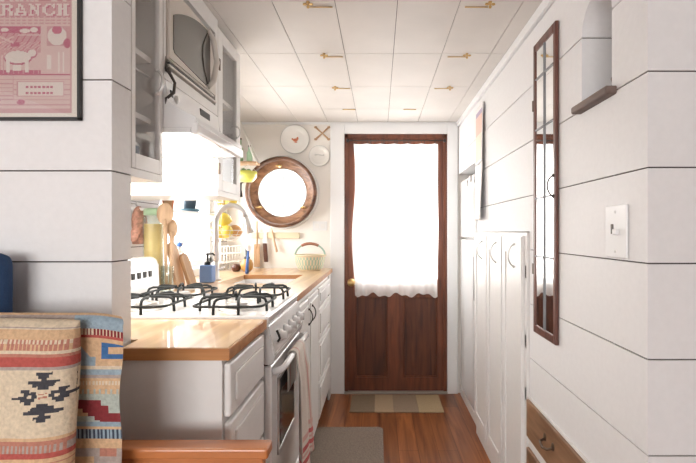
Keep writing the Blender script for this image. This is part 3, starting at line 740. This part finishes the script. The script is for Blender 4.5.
def lemon(x,y,z,label,m='yellow',r=.030,ang=.5):
    r*=1.24
    o=MB().lathe([(0,-r*1.32),(r*.2,-r*1.25),(r*.55,-r*1.0),(r*.92,-r*.45),(r,0),(r*.92,r*.45),(r*.55,r*1.0),(r*.22,r*1.22),(0,r*1.34)],(0,0,0),'X',20).build('lemon' if m=='yellow' else 'orange',M[m])
    o.location=(x,y,z); o.rotation_euler=(0,ang,ang*2); return tag(o,label,'fruit','fruit in the hanging basket')
lemon(HXc-.040,HYc-.035,1.216,'lemon at the front left of the lower basket tier',r=.034,ang=.3)
lemon(HXc+.018,HYc-.050,1.224,'lemon at the front middle of the lower basket tier',r=.030,ang=-.5)
lemon(HXc+.058,HYc-.010,1.228,'orange at the right of the lower basket tier','potato',r=.029)
lemon(HXc-.020,HYc+.040,1.224,'lemon at the back of the lower basket tier',ang=1)
lemon(HXc-.015,HYc-.030,1.300,'lemon topmost of the pile in the lower basket tier',r=.034,ang=.2)
lemon(HXc-.030,HYc-.015,1.412,'lemon at the left of the upper basket tier',r=.029,ang=.4)
lemon(HXc+.030,HYc-.020,1.410,'lemon at the right of the upper basket tier',r=.028,ang=-.2)
# hanging swing shelf near corner with rope
SY=3.08
a=W(239,153,SY); b=W(258,164,SY); ap=W(238.5,117,SY)
t=thing('rope_shelf',((a[0]+b[0])/2,SY,b[2]),'small wooden rope-hung shelf left of the porthole','shelf')
zz=b[2]; MB().box(a[0]-.06,b[0],SY-.05,SY+.05,zz-.004,zz+.012,.002).build('board',M['lightw2'],t)
for dy in (-.045,.045):
    MB().tube([(b[0]-.006,SY+dy,zz+.01),(ap[0],SY,ap[2]),(a[0]-.055,SY+dy,zz+.01)],.006,8).build('rope',M['rope'],t)
MB().tube([(ap[0],SY,ap[2]),(ap[0],SY,CEIL-.002)],.004,8).build('rope_top',M['rope'],t)
for i,(dx,h,mm,l) in enumerate(((-.02,.16,'greenglass','taller green glass bottle on the rope-hung shelf'),(.045,.11,'greenlid','shorter pale green bottle on the rope-hung shelf'))):
    xx=a[0]+.03+dx
    o=thing('glass_bottle',(xx,SY,zz+.012),l,'bottle','bottles on the rope shelf')
    MB().lathe([(.018,0),(.020,.004),(.020,h*.6),(.008,h*.75),(.008,h),(0,h)],(xx,SY,zz+.0125),'Z',16).build('bottle_body',M[mm],o)
    MB().lathe([(.0095,h),(.0095,h+.012),(0,h+.012)],(xx,SY,zz+.0125),'Z',12).build('stopper',M['brown'],o)
x,_,z=W(247,173,3.05)
t=thing('hanging_bowl',(x,3.05,z),'yellow-green rimmed bowl hanging under the rope shelf','bowl')
MB().lathe([(0,-.075),(.04,-.072),(.066,-.04),(.070,0),(.066,0),(.060,-.036),(.036,-.066),(0,-.069)],(x,3.05,z+.01),'Z',28).build('bowl_body',M['ylw'],t)
MB().ball((x-.02,3.03,z+.012),.022,.02,.02).ball((x+.018,3.03,z+.008),.02,.02,.018).build('contents',M['greenglass'],t)
mb=MB()
for k in range(3):
    aa=2*PI*k/3
    mb.tube([(x+.068*math.cos(aa),3.05+.068*math.sin(aa),z+.01),(x,SY-.0,zz-.004)],.0015,5)
mb.build('cords',M['rope'],t)
tag(MB().tube([W(240.5,183,3.2),W(240,190,3.2),W(241.5,197,3.2)],[.010,.012,.009],10).tube([(W(240.5,183,3.2)[0],3.2,W(240.5,183,3.2)[2]),(W(240.5,183,3.2)[0],BY,W(240.5,183,3.2)[2]+.01)],.003,6).build('black_handle_tool',M['black']),'black handled tool hanging left of the porthole','tool')

# ------------------------------------------------------------------ right side: tall cupboards
rc=thing('low_cupboard',(.85,2.15,0),'long white cupboard with three narrow doors along the right wall','cupboard')
CX=.602
MB().box(CX,1.148,1.715,2.617,0,1.218).build('body',M['white'],rc)
for y0,y1 in ((1.745,2.015),(2.03,2.305),(2.32,2.60)):
    dd=MB().box(CX-.020,CX-.001,y0,y1,.075,1.205,.003).build('door',M['white'],rc)
    # recessed-panel look: raised stiles and rails
    s=.045
    MB().box(CX-.026,CX-.0195,y0+.002,y0+s,.08,1.20,.002).box(CX-.026,CX-.0195,y1-s,y1-.002,.08,1.20,.002).box(CX-.026,CX-.0195,y0+s,y1-s,.08,.15,.002).box(CX-.026,CX-.0195,y0+s,y1-s,1.13,1.20,.002).build('door_frame',M['white'],dd)
    pull(dd,(CX-.027,y0+.085,1.12),.095,'Z','steel',out=(-1,0,0),r=.0035,depth=.024)
for z in (1.06,.78,.57): MB().box(CX-.012,CX-.0005,1.722,1.738,z-.025,z+.025).build('hinge',M['hinge'],rc)
MB().box(CX-.012,CX,1.715,1.742,0,1.218).build('face_frame',M['white'],rc)
MB().box(CX-.010,CX,1.742,2.617,0,.07).build('toe_board',M['white'],rc)
# fridge
fr=thing('refrigerator',(.85,2.93,0),'white built-in refrigerator in the recess beside the back door','refrigerator')
MB().box(.645,1.14,2.632,3.235,.02,1.60,.01).build('body',M['enamel'],fr)
u=MB().box(.612,.644,2.635,3.232,1.18,1.598,.012,3).build('freezer_door',M['enamel'],fr)
l=MB().box(.612,.644,2.635,3.232,.06,1.17,.012,3).build('door',M['enamel'],fr)
MB().box(.598,.612,2.66,2.70,1.10,1.15,.004).build('latch',M['steel'],l)
MB().box(.606,.613,2.72,2.76,.78,1.06,.002).build('handle_slot',M['iron'],l)
MB().box(.600,.612,2.665,2.69,1.22,1.40,.004).build('handle',M['enamel'],u)
MB().box(.612,.645,2.64,3.23,.0,.055).build('kick_grille',M['white'],fr)
for i,(Y,z) in enumerate(((2.98,1.555),(2.86,1.575),(2.75,1.61 if False else 1.56))):
    o=MB().lathe([(.022,.0),(.022,-.008),(.012,-.012),(0,-.012)],(.612,Y,z),'X',20).build('fridge_magnet',M['steel'])
    tag(o,['round grey magnet furthest back on the fridge door','round grey magnet in the middle of the fridge top row','round grey magnet nearest the camera on the fridge door'][i],'magnet','magnets on the fridge')
# calendar
t=thing('wall_calendar',(.59,2.53,1.3),'long open calendar with pink picture hanging on the right wall','calendar')
def sheet(name,z0,z1,mats,fn,ny=16,nz=24,bulge=.01):
    m=MB(); g=[]
    for j in range(nz+1):
        row=[]
        for i in range(ny+1):
            v=j/nz;u=i/ny
            row.append(m.b.verts.new((RX-.006-bulge*math.sin(u*PI*.5)*(.3+.7*v)-.004,2.625-.205*u,z1+(z0-z1)*v)))
        g.append(row)
    for j in range(nz):
        for i in range(ny):
            f=m.b.faces.new((g[j][i],g[j][i+1],g[j+1][i+1],g[j+1][i])); f.material_index=fn(i/ny,j/nz); f.smooth=True
    o=m.build(name,mats,t); s=o.modifiers.new('t','SOLIDIFY'); s.thickness=.003; return o
pa=mat('calendar_paper',(.80,.78,.76),.6); pk=mat('calendar_pink',(.78,.50,.42),.6); cr_=mat('calendar_cream',(.78,.68,.56),.6); pu=mat('calendar_violet',(.40,.33,.45),.6)
sheet('picture_page',1.62,1.955,[pa,pk,cr_,pu],lambda u,v: 0 if u<.1 or u>.9 or v<.05 or v>.93 else (3 if v<.14 else (1 if v<.5 else 2)))
sheet('date_page',1.29,1.618,[pa,M['greydeco']],lambda u,v:0 if (int(v*24)%4) else (1 if v>.12 and u>.08 and u<.92 else 0),bulge=.022)
# leaded mirror
mr=thing('leaded_mirror',(.59,1.56,.83),'tall narrow leaded mirror in a dark walnut frame on the right wall','mirror')
MY0,MY1,MZ0,MZ1=1.43,1.635,.842,1.925; fw=.020
MB().box(RX-.014,RX-.001,MY0,MY0+fw,MZ0,MZ1,.003).box(RX-.014,RX-.001,MY1-fw,MY1,MZ0,MZ1,.003).box(RX-.014,RX-.001,MY0+fw,MY1-fw,MZ0,MZ0+.03,.003).box(RX-.014,RX-.001,MY0+fw,MY1-fw,MZ1-.03,MZ1,.003).build('frame',M['walnut'],mr)
MB().box(RX-.010,RX-.006,MY0+fw,MY1-fw,MZ0+.03,MZ1-.03).build('mirror_glass',M['mirror'],mr)
mb=MB(); yc=(MY0+MY1)/2
mb.box(RX-.014,RX-.009,yc-.003,yc+.003,MZ0+.03,MZ1-.03)
for z in (1.79,1.60,1.345,1.13): mb.box(RX-.014,RX-.009,MY0+fw,MY1-fw,z-.0025,z+.0025)
mb.build('lead_came',M['lead'],mr)
pull(mr,(RX-.014,MY0+.012,1.375),.07,'Z','iron',out=(-1,0,0),r=.003,depth=.02)
for z in (1.70,1.08): MB().box(RX-.014,RX-.001,MY1+.001,MY1+.012,z-.02,z+.02).build('hinge',M['hinge'],mr)
# light switch
t=thing('light_switch',(RX,1.08,1.22),'white toggle light switch plate on the right wall','light switch')
MB().box(RX-.007,RX-.0005,1.032,1.128,1.155,1.288,.003).build('cover_plate',M['plate'],t)
MB().box(RX-.0085,RX-.006,1.088,1.098,1.215,1.240).build('slot',M['iron'],t)
MB().box(RX-.017,RX-.006,1.062,1.078,1.212,1.228,.003).build('toggle',M['plate'],t)
MB().ball((RX-.007,1.08,1.27),.002,.004,.004,n=8).ball((RX-.007,1.08,1.172),.002,.004,.004,n=8).build('screw',M['steel'],t)
for i,(py,pz,l) in enumerate(((620,349,'small screw head'),(568,388,'screw'))): pass
# wall drawers
dr=thing('wall_drawer_unit',(.59,1.45,.15),'built-in brown wooden drawers low in the right wall','drawers')
MB().box(RX-.006,RX-.0005,1.18,1.712,.20,.568).build('face_frame',M['white'],dr)
for z0,z1 in ((.415,.560),(.21,.372)):
    w_=MB().box(RX-.018,RX-.006,1.20,1.700,z0,z1,.003).build('drawer',M['drawerw'],dr)
    y=1.47; z=(z0+z1)/2+.01
    MB().ball((RX-.020,y-.035,z+.005),.004,.010,.014).ball((RX-.020,y+.035,z+.005),.004,.010,.014).tube([(RX-.02,y-.035,z),(RX-.038,y-.03,z-.006),(RX-.042,y,z-.014),(RX-.038,y+.03,z-.006),(RX-.02,y+.035,z)],.0045,8).build('bail_pull',M['hinge'],w_)

# ------------------------------------------------------------------ floor mats
m=MB(); 
def rrect(x0,x1,y0,y1,r,n=6):
    p=[]
    for cx,cy,a0 in ((x1-r,y1-r,0),(x0+r,y1-r,PI/2),(x0+r,y0+r,PI),(x1-r,y0+r,1.5*PI)):
        p+=[(cx+r*math.cos(a0+PI/2*k/n),cy+r*math.sin(a0+PI/2*k/n)) for k in range(n+1)]
    return p
m.prism(rrect(-.385,.025,1.75,2.665,.03),'XY',0.001,.012,bev=.003)
tag(m.build('kitchen_mat',M['mat']),'grey woven mat with rounded corners in front of the stove','mat')
stripes=[mat('mat_stripe_%s'%n,c,.95,bump=.6,scale=150,var=.12) for n,c in (('grey_brown',(.22,.155,.10)),('sand',(.40,.29,.18)),('taupe',(.29,.21,.145)),('khaki',(.42,.31,.18)))]
m=MB(); xs_=[-.20,-.03,.10,.27,.44]
m.box(-.20,.435,2.90,3.20,.001,.007)
m.b.faces.ensure_lookup_table()
for i in range(4): m.box(xs_[i]+.0004,xs_[i+1]-.0004,2.899,3.201,.002,.009,.001,mi=i)
tag(m.build('door_mat',stripes),'thin striped sand and grey mat at the foot of the back door','mat')

# ------------------------------------------------------------------ ceiling latches
def latch(first=None):
    o=bpy.data.objects.new('ceiling_latch',None); C.objects.link(o)
    o.empty_display_size=.02
    MB().lathe([(.010,0),(.010,-.004),(.005,-.006),(.005,-.020),(.008,-.024),(.006,-.032),(0,-.034)],(0,0,0),'Z',14).build('stem',M['brass'],o)
    MB().ball((-.016,0,-.012),.011,.003,.007).ball((.016,0,-.012),.011,.003,.007).build('wings',M['brass'],o)
    return o
def rod(o,dx): return MB().tube([(o.location.x,o.location.y+.045,CEIL-.004),(o.location.x+dx/.7,o.location.y+.045,CEIL-.004)],.0032,8).build('rod',M['brass'],o)
proto=latch(); spots=[(.0,1.55,'l'),(.0,2.0,'l'),(.0,2.45,'l'),(0,1.55,'r'),(0,2.0,'r'),(0,2.45,'r')]
xsL={1.55:(308-379)/277,2.0:(324-379)/215,2.45:(335-379)/175.5}; xsR={1.55:(490-379)/277,2.0:(467-379)/215,2.45:(450-379)/175.5}
names={('l',1.55):'brass ceiling latch nearest the camera on the left row',('l',2.0):'brass ceiling latch second from the camera on the left row',('l',2.45):'brass ceiling latch furthest back on the left row',('r',1.55):'brass ceiling latch nearest the camera on the right row',('r',2.0):'brass ceiling latch second from the camera on the right row',('r',2.45):'brass ceiling latch furthest back on the right row'}
for i,(_,Y,sd) in enumerate(spots):
    o=proto if i==0 else copy_tree(proto)
    if i==0: base_children=list(proto.children)
    o.scale=(.7,.7,.7); o.location=((xsL if sd=='l' else xsR)[Y],Y,CEIL-.0005)
    tag(o,names[(sd,Y)],'latch','brass latches on the ceiling')
for o in [x for x in C.objects if x.name.startswith('ceiling_latch')]:
    sgn=1 if o.location.x<0 else -1
    rod(o,sgn*.085)
for x0,x1,l in ((-.245,-.16,'left'),(.165,.25,'right')):
    tag(MB().tube([(x0,2.9,CEIL-.004),(x1,2.9,CEIL-.004)],.0028,8).build('ceiling_rod',M['brass']),'thin brass rod on the ceiling near the back wall, on the %s'%l,'rod','ceiling rods near the back wall')

# ------------------------------------------------------------------ picture on the partition
PY=1.014; s4=F/PY
def pp(px,py): return ((px-VX)/s4, CZ-(py-VY)/s4)
pic=thing('framed_poster',(pp(34,60)[0],PY,pp(34,60)[1]),'pink ranch poster in a thin black frame on the left partition','picture')
L0,T0=pp(-14,-75); R0,B0=pp(83,121); fwid=.0065
MB().box(L0,R0,PY-.012,PY-.0005,T0-fwid,T0,.001).box(L0,R0,PY-.012,PY-.0005,B0,B0+fwid,.001).box(L0,L0+fwid,PY-.012,PY-.0005,B0,T0,.001).box(R0-fwid,R0,PY-.012,PY-.0005,B0,T0,.001).build('frame',M['black'],pic)
GL={'R':["1111110.","0110011.","0110011.","0111110.","0110110.","0110011.","0110011.","1110011."],
'A':["0011000.","0011100.","0010100.","0110110.","0110010.","0111111.","1100011.","1110111."],
'N':["1100111.","0110010.","0111010.","0111010.","0101110.","0100110.","0100110.","1110010."],
'C':["0011101.","0110011.","1100001.","1100000.","1100000.","1100001.","0110011.","0011110."],
'H':["1110111.","0110110.","0110110.","0111110.","0110110.","0110110.","0110110.","1110111."],
'F':["1111111.","0110001.","0110100.","0111100.","0110100.","0110000.","0110000.","1111000."],
'M':["1100011.","0110110.","0111110.","0101010.","0101010.","0100010.","0100010.","1110111."],
'T':["1111111.","1011101.","0011100.","0011100.","0011100.","0011100.","0011100.","0111110."],
'O':["0011100.","0110110.","1100011.","1100011.","1100011.","1100011.","0110110.","0011100."],' ':["0"]*8}
def glyph(word,x,y,x0,y0,w,h):
    n=len(word); cw=w/n
    i=int((x-x0)//cw)
    if i<0 or i>=n or y<y0 or y>=y0+h: return False
    u=(x-x0-i*cw)/cw*8.0; v=(y-y0)/h*8
    g=GL[word[i]]
    r=g[min(7,int(v))]
    return int(u)<len(r) and r[int(u)]=='1'
def ell(x,y,cx,cy,a,b): return ((x-cx)/a)**2+((y-cy)/b)**2<1
# 0 cream paper,1 pale pink,2 mid pink,3 deep pink,4 off white
def poster(x,y):
    if x>73.5 or y>113.5 or x<-5 or y<-60: return 0
    if x>72.3 or y>112.3 or x<-4 or y<-59: return 2
    if y<-14: return 1 if int(y)%6 else 2
    if -14<=y<3.5: return 4 if glyph('FARM TO',x,y,2,-10,70,13) else 2
    if y<5: return 2
    if y<18: 
        if glyph('RANCH',x,y,2.5,5.3,70,12): return 4
        if glyph('RANCH',x-.9,y-.9,2.5,5.3,70,12): return 3
        return 2 if y<17.4 else 3
    if y<26: return 2 if (int(y*1.0)%3==0 and int(x*.7)%4) else 1
    if y<27.5: return 1
    if y<51 and x<43:
        if ell(x,y,7,31,4,2) or ell(x,y,27,32,5,2.2) or ell(x,y,36,31,4,2.5): return 4
        if y>35.5 and y<36.6 and x>20: return 4
        if x<16 and abs((y-41)-(x-9)*.45)<1.1: return 1
        if x<16 and abs((y-41)+(x-9)*.5)<.8: return 1
        if 13<x<22 and 43<y<48: return 3
        if y>43 and ((x*1.7+y*2.3)%7)<2: return 1
        return 3 if y<34 or (int(x*.8+y*.5)%5==0) else 2
    if y<75 and x<43:
        # sheep
        if ell(x,y,20,58,13,6.2) or ell(x,y,34,54,4.2,3.6) or (8<x<12 and 60<y<73) or (15<x<23 and 66<y<72) or (27<x<30.5 and 60<y<73): return 4
        if ell(x,y,20,58.8,14,7.2) or ell(x,y,34,54.6,5.4,4.8): return 3
        if y>71: return 3 if int(x)%5 else 2
        if 3<x<5.5 and 56<y<72: return 1
        return 2 if (x<6 or y<54) else 1
    if y<75 and 43<=x<46.5: return 1
    if y<50 and x>=46:
        if ell(x,y,59,31,5,4.2): return 3
        if ell(x,y,69,44.5,3.6,5): return 3
        if ell(x,y,59,37,9.5,9.5) : return 4
        return 1 if (x<49 or y>47) else 2
    if y<75 and x>=43:
        if 47<x<56 and 53<y<73: return 4 if (49<x<53.5 and 56<y<70) else 1
        if 60<x<66 and 53<y<73: return 1 if 61.5<x<64.5 else 4
        return 1
    if y<77: return 3 if int(y)==75 else 1
    # lower panel
    if x<16 and y<101: return 2 if (x>15 or int(y)%4==0 or y>99.8) else 1
    if 19<x<66 and 82<y<97:
        if 19<x<20.2 or x>65 or y<83 or y>96.2: return 2
        if (87<y<89.3 or 92.5<y<95) and 27<x<56 and int(x)%4<3: return 3 if int(x*.7)%3 else 2
        return 4
    if ell(x,y,23,103,4,2.6): return 3
    if ell(x,y,1,99,3,3): return 3
    if y>109: return 2
    return 2 if int(y)%5==0 else 1
pm=[mat('poster_cream',(.84,.78,.68),.6),mat('poster_pale_pink',(.70,.50,.47),.6),mat('poster_pink',(.60,.30,.31),.6),mat('poster_deep_pink',(.50,.07,.16),.6),mat('poster_off_white',(.76,.68,.62),.6)]
m=MB(); step=.75
yy=-70.0
while yy<120:
    xx=-12.0; run=None; start=xx
    while xx<81:
        c_=poster(xx+step/2,yy+step/2)
        if c_!=run:
            if run is not None:
                a=pp(start,yy); b=pp(xx,yy+step); f=m.b.faces.new([m.b.verts.new(v) for v in ((a[0],PY-.006,b[1]),(b[0],PY-.006,b[1]),(b[0],PY-.006,a[1]),(a[0],PY-.006,a[1]))]); f.material_index=run
            run=c_; start=xx
        xx+=step
    a=pp(start,yy); b=pp(xx,yy+step); f=m.b.faces.new([m.b.verts.new(v) for v in ((a[0],PY-.006,b[1]),(b[0],PY-.006,b[1]),(b[0],PY-.006,a[1]),(a[0],PY-.006,a[1]))]); f.material_index=run
    yy+=step
m.build('print',pm,pic)
MB().box(L0+.004,R0-.004,PY-.0095,PY-.008,B0+.004,T0-.004).build('picture_glass',M['pglass'],pic)
MB().box(L0+.004,R0-.004,PY-.005,PY-.001,B0+.004,T0-.004).build('backing',pm[0],pic)

# ------------------------------------------------------------------ bench, kilims
bn=thing('wooden_bench',(-.85,.6,0),'orange-brown wooden bench whose back rail shows in the foreground','bench')
MB().box(-1.55,-.226,.872,.915,.757,.780,.005,3).build('top_rail',M['bench'],bn)
MB().box(-1.53,-.238,.882,.905,.50,.757,.003).build('back_board',M['bench'],bn)
MB().box(-1.53,-.238,.38,.905,.38,.41,.005).build('seat',M['bench'],bn)
for x in (-1.50,-.27):
    for y in (.41,.88): MB().box(x-.025,x+.025,y-.022,y+.022,0,.38,.003).build('leg',M['bench'],bn)
sc=tag(MB().box(-1.5,-.26,.42,.86,.411,.52,.03,4).build('seat_cushion',M['straw']),'pale seat cushion lying on the wooden bench','cushion')
wc={'cream':(.60,.50,.37),'tan':(.56,.37,.22),'red':(.40,.085,.07),'rust':(.42,.18,.13),'maroon':(.20,.025,.03),'navy':(.04,.055,.085),'blue':(.045,.13,.30),'sky':(.26,.34,.40),'black':(.045,.045,.055),'sage':(.38,.42,.38),'grey':(.36,.30,.27)}
KM={k:mat('kilim_'+k,tuple(min(.8,c*1.1) for c in v),.95,bump=.9,scale=160,var=.16) for k,v in wc.items()}
KN=list(KM); KL=[KM[k] for k in KN]
def stepdiamond(x,y,cx,cy,u):
    X=abs(x-cx)/u; Yv=(y-cy)/u
    X=int(X+.5); Yi=int(math.floor(Yv+.5))
    # stepped medallion with notch
    tab={-5:(0,1),-4:(0,2),-3:(0,1),-2:(0,4),-1:(0,3),0:(2,6),1:(2,5),-0:(2,6),2:(0,2),3:(0,5),4:(0,3),5:(0,1),6:(0,2)}
    if Yi in tab:
        a,b=tab[Yi]; return a<=X<=b
    return False
def kA(x,y):      # front cushion, photo px coords
    if y<332: return 'cream' if (int(y)%7) else 'grey'
    if y<341: return 'tan'
    if y<345: return 'rust' if int(x*.5)%2 else 'cream'
    if y<352: return 'rust' if int(x*.7)%3 else 'tan'
    if y<355: return 'cream'
    if y<358: return 'rust'
    if y<368: return 'red'
    if y<371: return 'grey'
    if y>437: 
        k=int(y)
        if k<440: return 'tan'
        if k<444: return 'rust' 
        if k<452: return 'grey' if int(x*.5)%2 else 'rust'
        if k<457: return 'red'
        return 'tan' if k%6 else 'rust'
    # medallion
    cx,cy=41.5,398
    X=x-cx; Yv=(y-cy)+X*.07
    ax=abs(X)*1.16
    rows=[(-25,-22,0,9),(-22,-19,0,6),(-19,-17,0,3),(-17,-14,0,17),(-14,-11,0,12),(-11,-8,0,6),(6,9,0,6),(9,12,0,12),(12,16,0,20),(16,18,0,3),(18,21,0,9),(21,24,0,5),
      (-9,-6,15,24),(-6,-3,8,21),(-3,0,6,12),(-3,0,17,27),(0,3,9,24),(3,6,13,20),(-2,0,26,34)]
    for a,b,p,q in rows:
        if a<=Yv<b and p<=ax<q: return 'black'
    if -5<=Yv<3 and ax<5: return 'rust' if int(Yv)%3==0 else 'cream'
    return 'cream'
def kB(x,y):      # throw
    if y<313: return 'cream'
    if y<316: return 'tan' 
    if y<319: return 'grey' if x<75 else 'sky'
    if y<322: return 'cream' if x<75 else 'sky'
    if y<328: return 'sky'
    if y<334: return 'maroon' if int(x*.6)%2 else 'cream'
    if y<337: return 'red'
    if y<340: return 'tan'
    if 341<y<358 and x>103:
        if y<346 or y>353 : return 'blue'
        if x<109: return 'blue'
        return 'tan'
    if y<356: 
        if y>345 and x<82+ (y-345)*.9: return 'sky'
        return 'tan'
    if y<365: return 'sky' if x<97 else 'tan'
    if y<368: return 'cream'
    if y<374: return 'sky'
    if y<377: return 'grey'
    if y<380: return 'tan'
    if y<384: return 'cream' if int(x*.6)%2 else 'tan'
    if y<388: return 'tan'
    if y<393: return 'tan' if int(x*.5)%3 else 'sage'
    if y<399: return 'sage'
    if y<421:
        if x>104 and y<412: return 'sage' if (y<405 or x>112) else 'maroon'
        k=(x-78)*.62
        lo=int((x-78)/6)*4+402+4
        if y<lo-4+6 and x<110 or (y<lo+2 and x>=84): return 'maroon' if y>399+ (0 if x>80 else 4) else 'sage'
        return 'sage' if y>416 else 'tan'
    if y<426: return 'sky'
    if y<429: return 'tan'
    if y<438: return 'navy' if int(x*.5)%2 else 'sky'
    if y<441: return 'tan'
    if y<448: return 'tan'
    if y<456: return 'grey' if x<100 or x>118 else 'rust'
    return 'tan' if x<95 else 'grey'
def cloth(name,X0,X1,nx,path,Ymap,fn,label,cat,puff=None):
    """path: list of (y,z) down the profile, subdivided; colours by the pattern"""
    m=MB(); g=[]
    for j,(y,z) in enumerate(path):
        row=[]
        for i in range(nx+1):
            u=i/nx; x=X0+(X1-X0)*u
            dx,dy,dz=puff(u,j/(len(path)-1),y,z) if puff else (0,0,0)
            row.append(m.b.verts.new((x+dx,y+dy,z+dz)))
        g.append(row)
    for j in range(len(path)-1):
        for i in range(nx):
            f=m.b.faces.new((g[j][i],g[j][i+1],g[j+1][i+1],g[j+1][i])); f.smooth=True
            x=X0+(X1-X0)*(i+.5)/nx; z=(path[j][1]+path[j+1][1])/2
            px,py=Ymap(x,z,j)
            f.material_index=KN.index(fn(px,py))
    o=m.build(name,KL); return tag(o,label,cat)
# throw: over the top of the back cushion
YT=.835; sT=F/YT
bc=tag(MB().box(-1.5,-.53,YT+.001,.868,.523,1.052,.014,4).build('back_cushion',M['straw']),'upright back cushion under the woven throw on the bench','cushion')
path=[]
for i in range(30): path.append((.870,.80+.24*i/30))
R=.0185
for i in range(13):
    a=PI*i/12; path.append((.8515+R*math.cos(a), 1.042+ R*1.0*math.sin(a)))
zt=1.042
for i in range(1,300): path.append((.833-.0015*math.sin(i/40), zt-.40*i/300))
def puffT(u,v,y,z):
    fz=.006*math.sin(u*5+z*6)
    hem=.002*math.sin(z*40)+.004*math.sin(z*13)
    s=-1 if y<.86 else 1
    return (hem*max(0,(u-.8)/.2)**2-(.028*max(0,(u-.7)/.3)*min(1,max(0,(y-.836)/.03))), s*abs(fz)*.55, -.008*max(0,(u-.9)*10)**2 if v>.05 and z>1.0 else 0)
cloth('woven_throw',-1.2,-.496,330,path,lambda x,z,j:(VX+x*sT,VY-(z-CZ)*sT),kB,'blue, red and tan woven throw draped over the bench back','throw',puffT)
# front cushion: puffy pillow with the pattern on the front
YC=.765; sC=F/YC
m=MB(); X0,X1,Z0,Z1=-.93,(64-VX)/sC,.66,CZ-(323-VY)/sC
nx,nz=200,210
for side in (-1,1):
    g=[]
    for j in range(nz+1):
        row=[]
        for i in range(nx+1):
            u,v=i/nx*2-1,j/nz*2-1
            th=.032*(max(0,1-u**8)*max(0,1-v**8))**.5+.001*math.sin(u*11+v*7)
            pinch=1-.03*(abs(u)**3)*(1-abs(v))-0
            x=(X0+X1)/2+(X1-X0)/2*u*(1-.012*(1-v*v)*-1-.012)
            z=(Z0+Z1)/2+(Z1-Z0)/2*v*(1-.02*(1-u*u)*-1-.02)
            row.append(m.b.verts.new((x,YC+.026+side*th+.018*(v),z)))
        g.append(row)
    for j in range(nz):
        for i in range(nx):
            f=m.b.faces.new((g[j][i],g[j][i+1],g[j+1][i+1],g[j+1][i])); f.smooth=True
            x=X0+(X1-X0)*(i+.5)/nx; z=Z0+(Z1-Z0)*(j+.5)/nz
            f.material_index=KN.index(kA(VX+x*sC,VY-(z-CZ)*sC))
tag(m.build('kilim_cushion',KL),'cream kilim cushion with a black stepped medallion in front of the throw','cushion')
# navy cushion behind
m=MB(); m.box(-1.25,-.815,.915,.975,.78,1.175,.028,5)
o=m.build('navy_cushion',M['navy']); tag(o,'navy blue cushion at the left edge standing against the partition','cushion')
# ledge carrying it
tag(MB().box(-1.5,-.64,.918,1.012,.0,.778,.003).build('low_chest',M['walnut']),'low wooden chest between the bench and the partition','chest')

# ------------------------------------------------------------------ light
w=bpy.data.worlds.new('World'); bpy.context.scene.world=w; w.use_nodes=True
bg=w.node_tree.nodes['Background']; bg.inputs[0].default_value=(.97,.98,1,1); bg.inputs[1].default_value=2.3
def area(name,loc,rot,sx,sy,power,col=(1,1,1),spread=None):
    l=bpy.data.lights.new(name,'AREA'); l.shape='RECTANGLE'; l.size=sx; l.size_y=sy; l.energy=power; l.color=col
    if spread: l.spread=spread
    o=bpy.data.objects.new(name,l); C.objects.link(o); o.location=loc; o.rotation_euler=rot; return o
area('door_daylight',(.13,BY+.35,1.45),(-PI/2,0,0),1.2,1.4,28,(1,.98,.95))
area('porthole_daylight',(PX,BY+.3,PZ+.1),(-PI/2,0,0),.6,.6,14,(1,.98,.95))
area('sink_window_daylight',(LX-.4,2.7,1.45),(0,-PI/2,0),1.0,1.2,28,(1,.98,.95))
area('rear_fill_light',(-1.0,-2.75,1.45),(PI/2,0,0),2.4,1.2,62,(1,.985,.97))  # fill light added behind the camera, outside the added rear window
l=bpy.data.lights.new('hood_bulb','AREA'); l.shape='RECTANGLE'; l.size=.3; l.size_y=.3; l.energy=1.3; l.color=(1,.93,.84)
o=bpy.data.objects.new('hood_bulb',l); C.objects.link(o); o.location=(-.85,1.47,1.511)
# ------------------------------------------------------------------ camera
cam=bpy.data.cameras.new('camera'); co=bpy.data.objects.new('camera',cam); C.objects.link(co)
co.location=(0,0,CZ); co.rotation_euler=(PI/2,0,0)
cam.sensor_fit='HORIZONTAL'; cam.sensor_width=36; cam.lens=F/696*36
cam.shift_x=-(VX-348)/696; cam.shift_y=(VY-231.5)/696; cam.clip_start=.02
sc_=bpy.context.scene; sc_.camera=co
sc_.view_settings.view_transform='Standard'; sc_.view_settings.look='None'; sc_.view_settings.gamma=1; sc_.view_settings.use_curve_mapping=False
sc_.view_settings.exposure=0.6
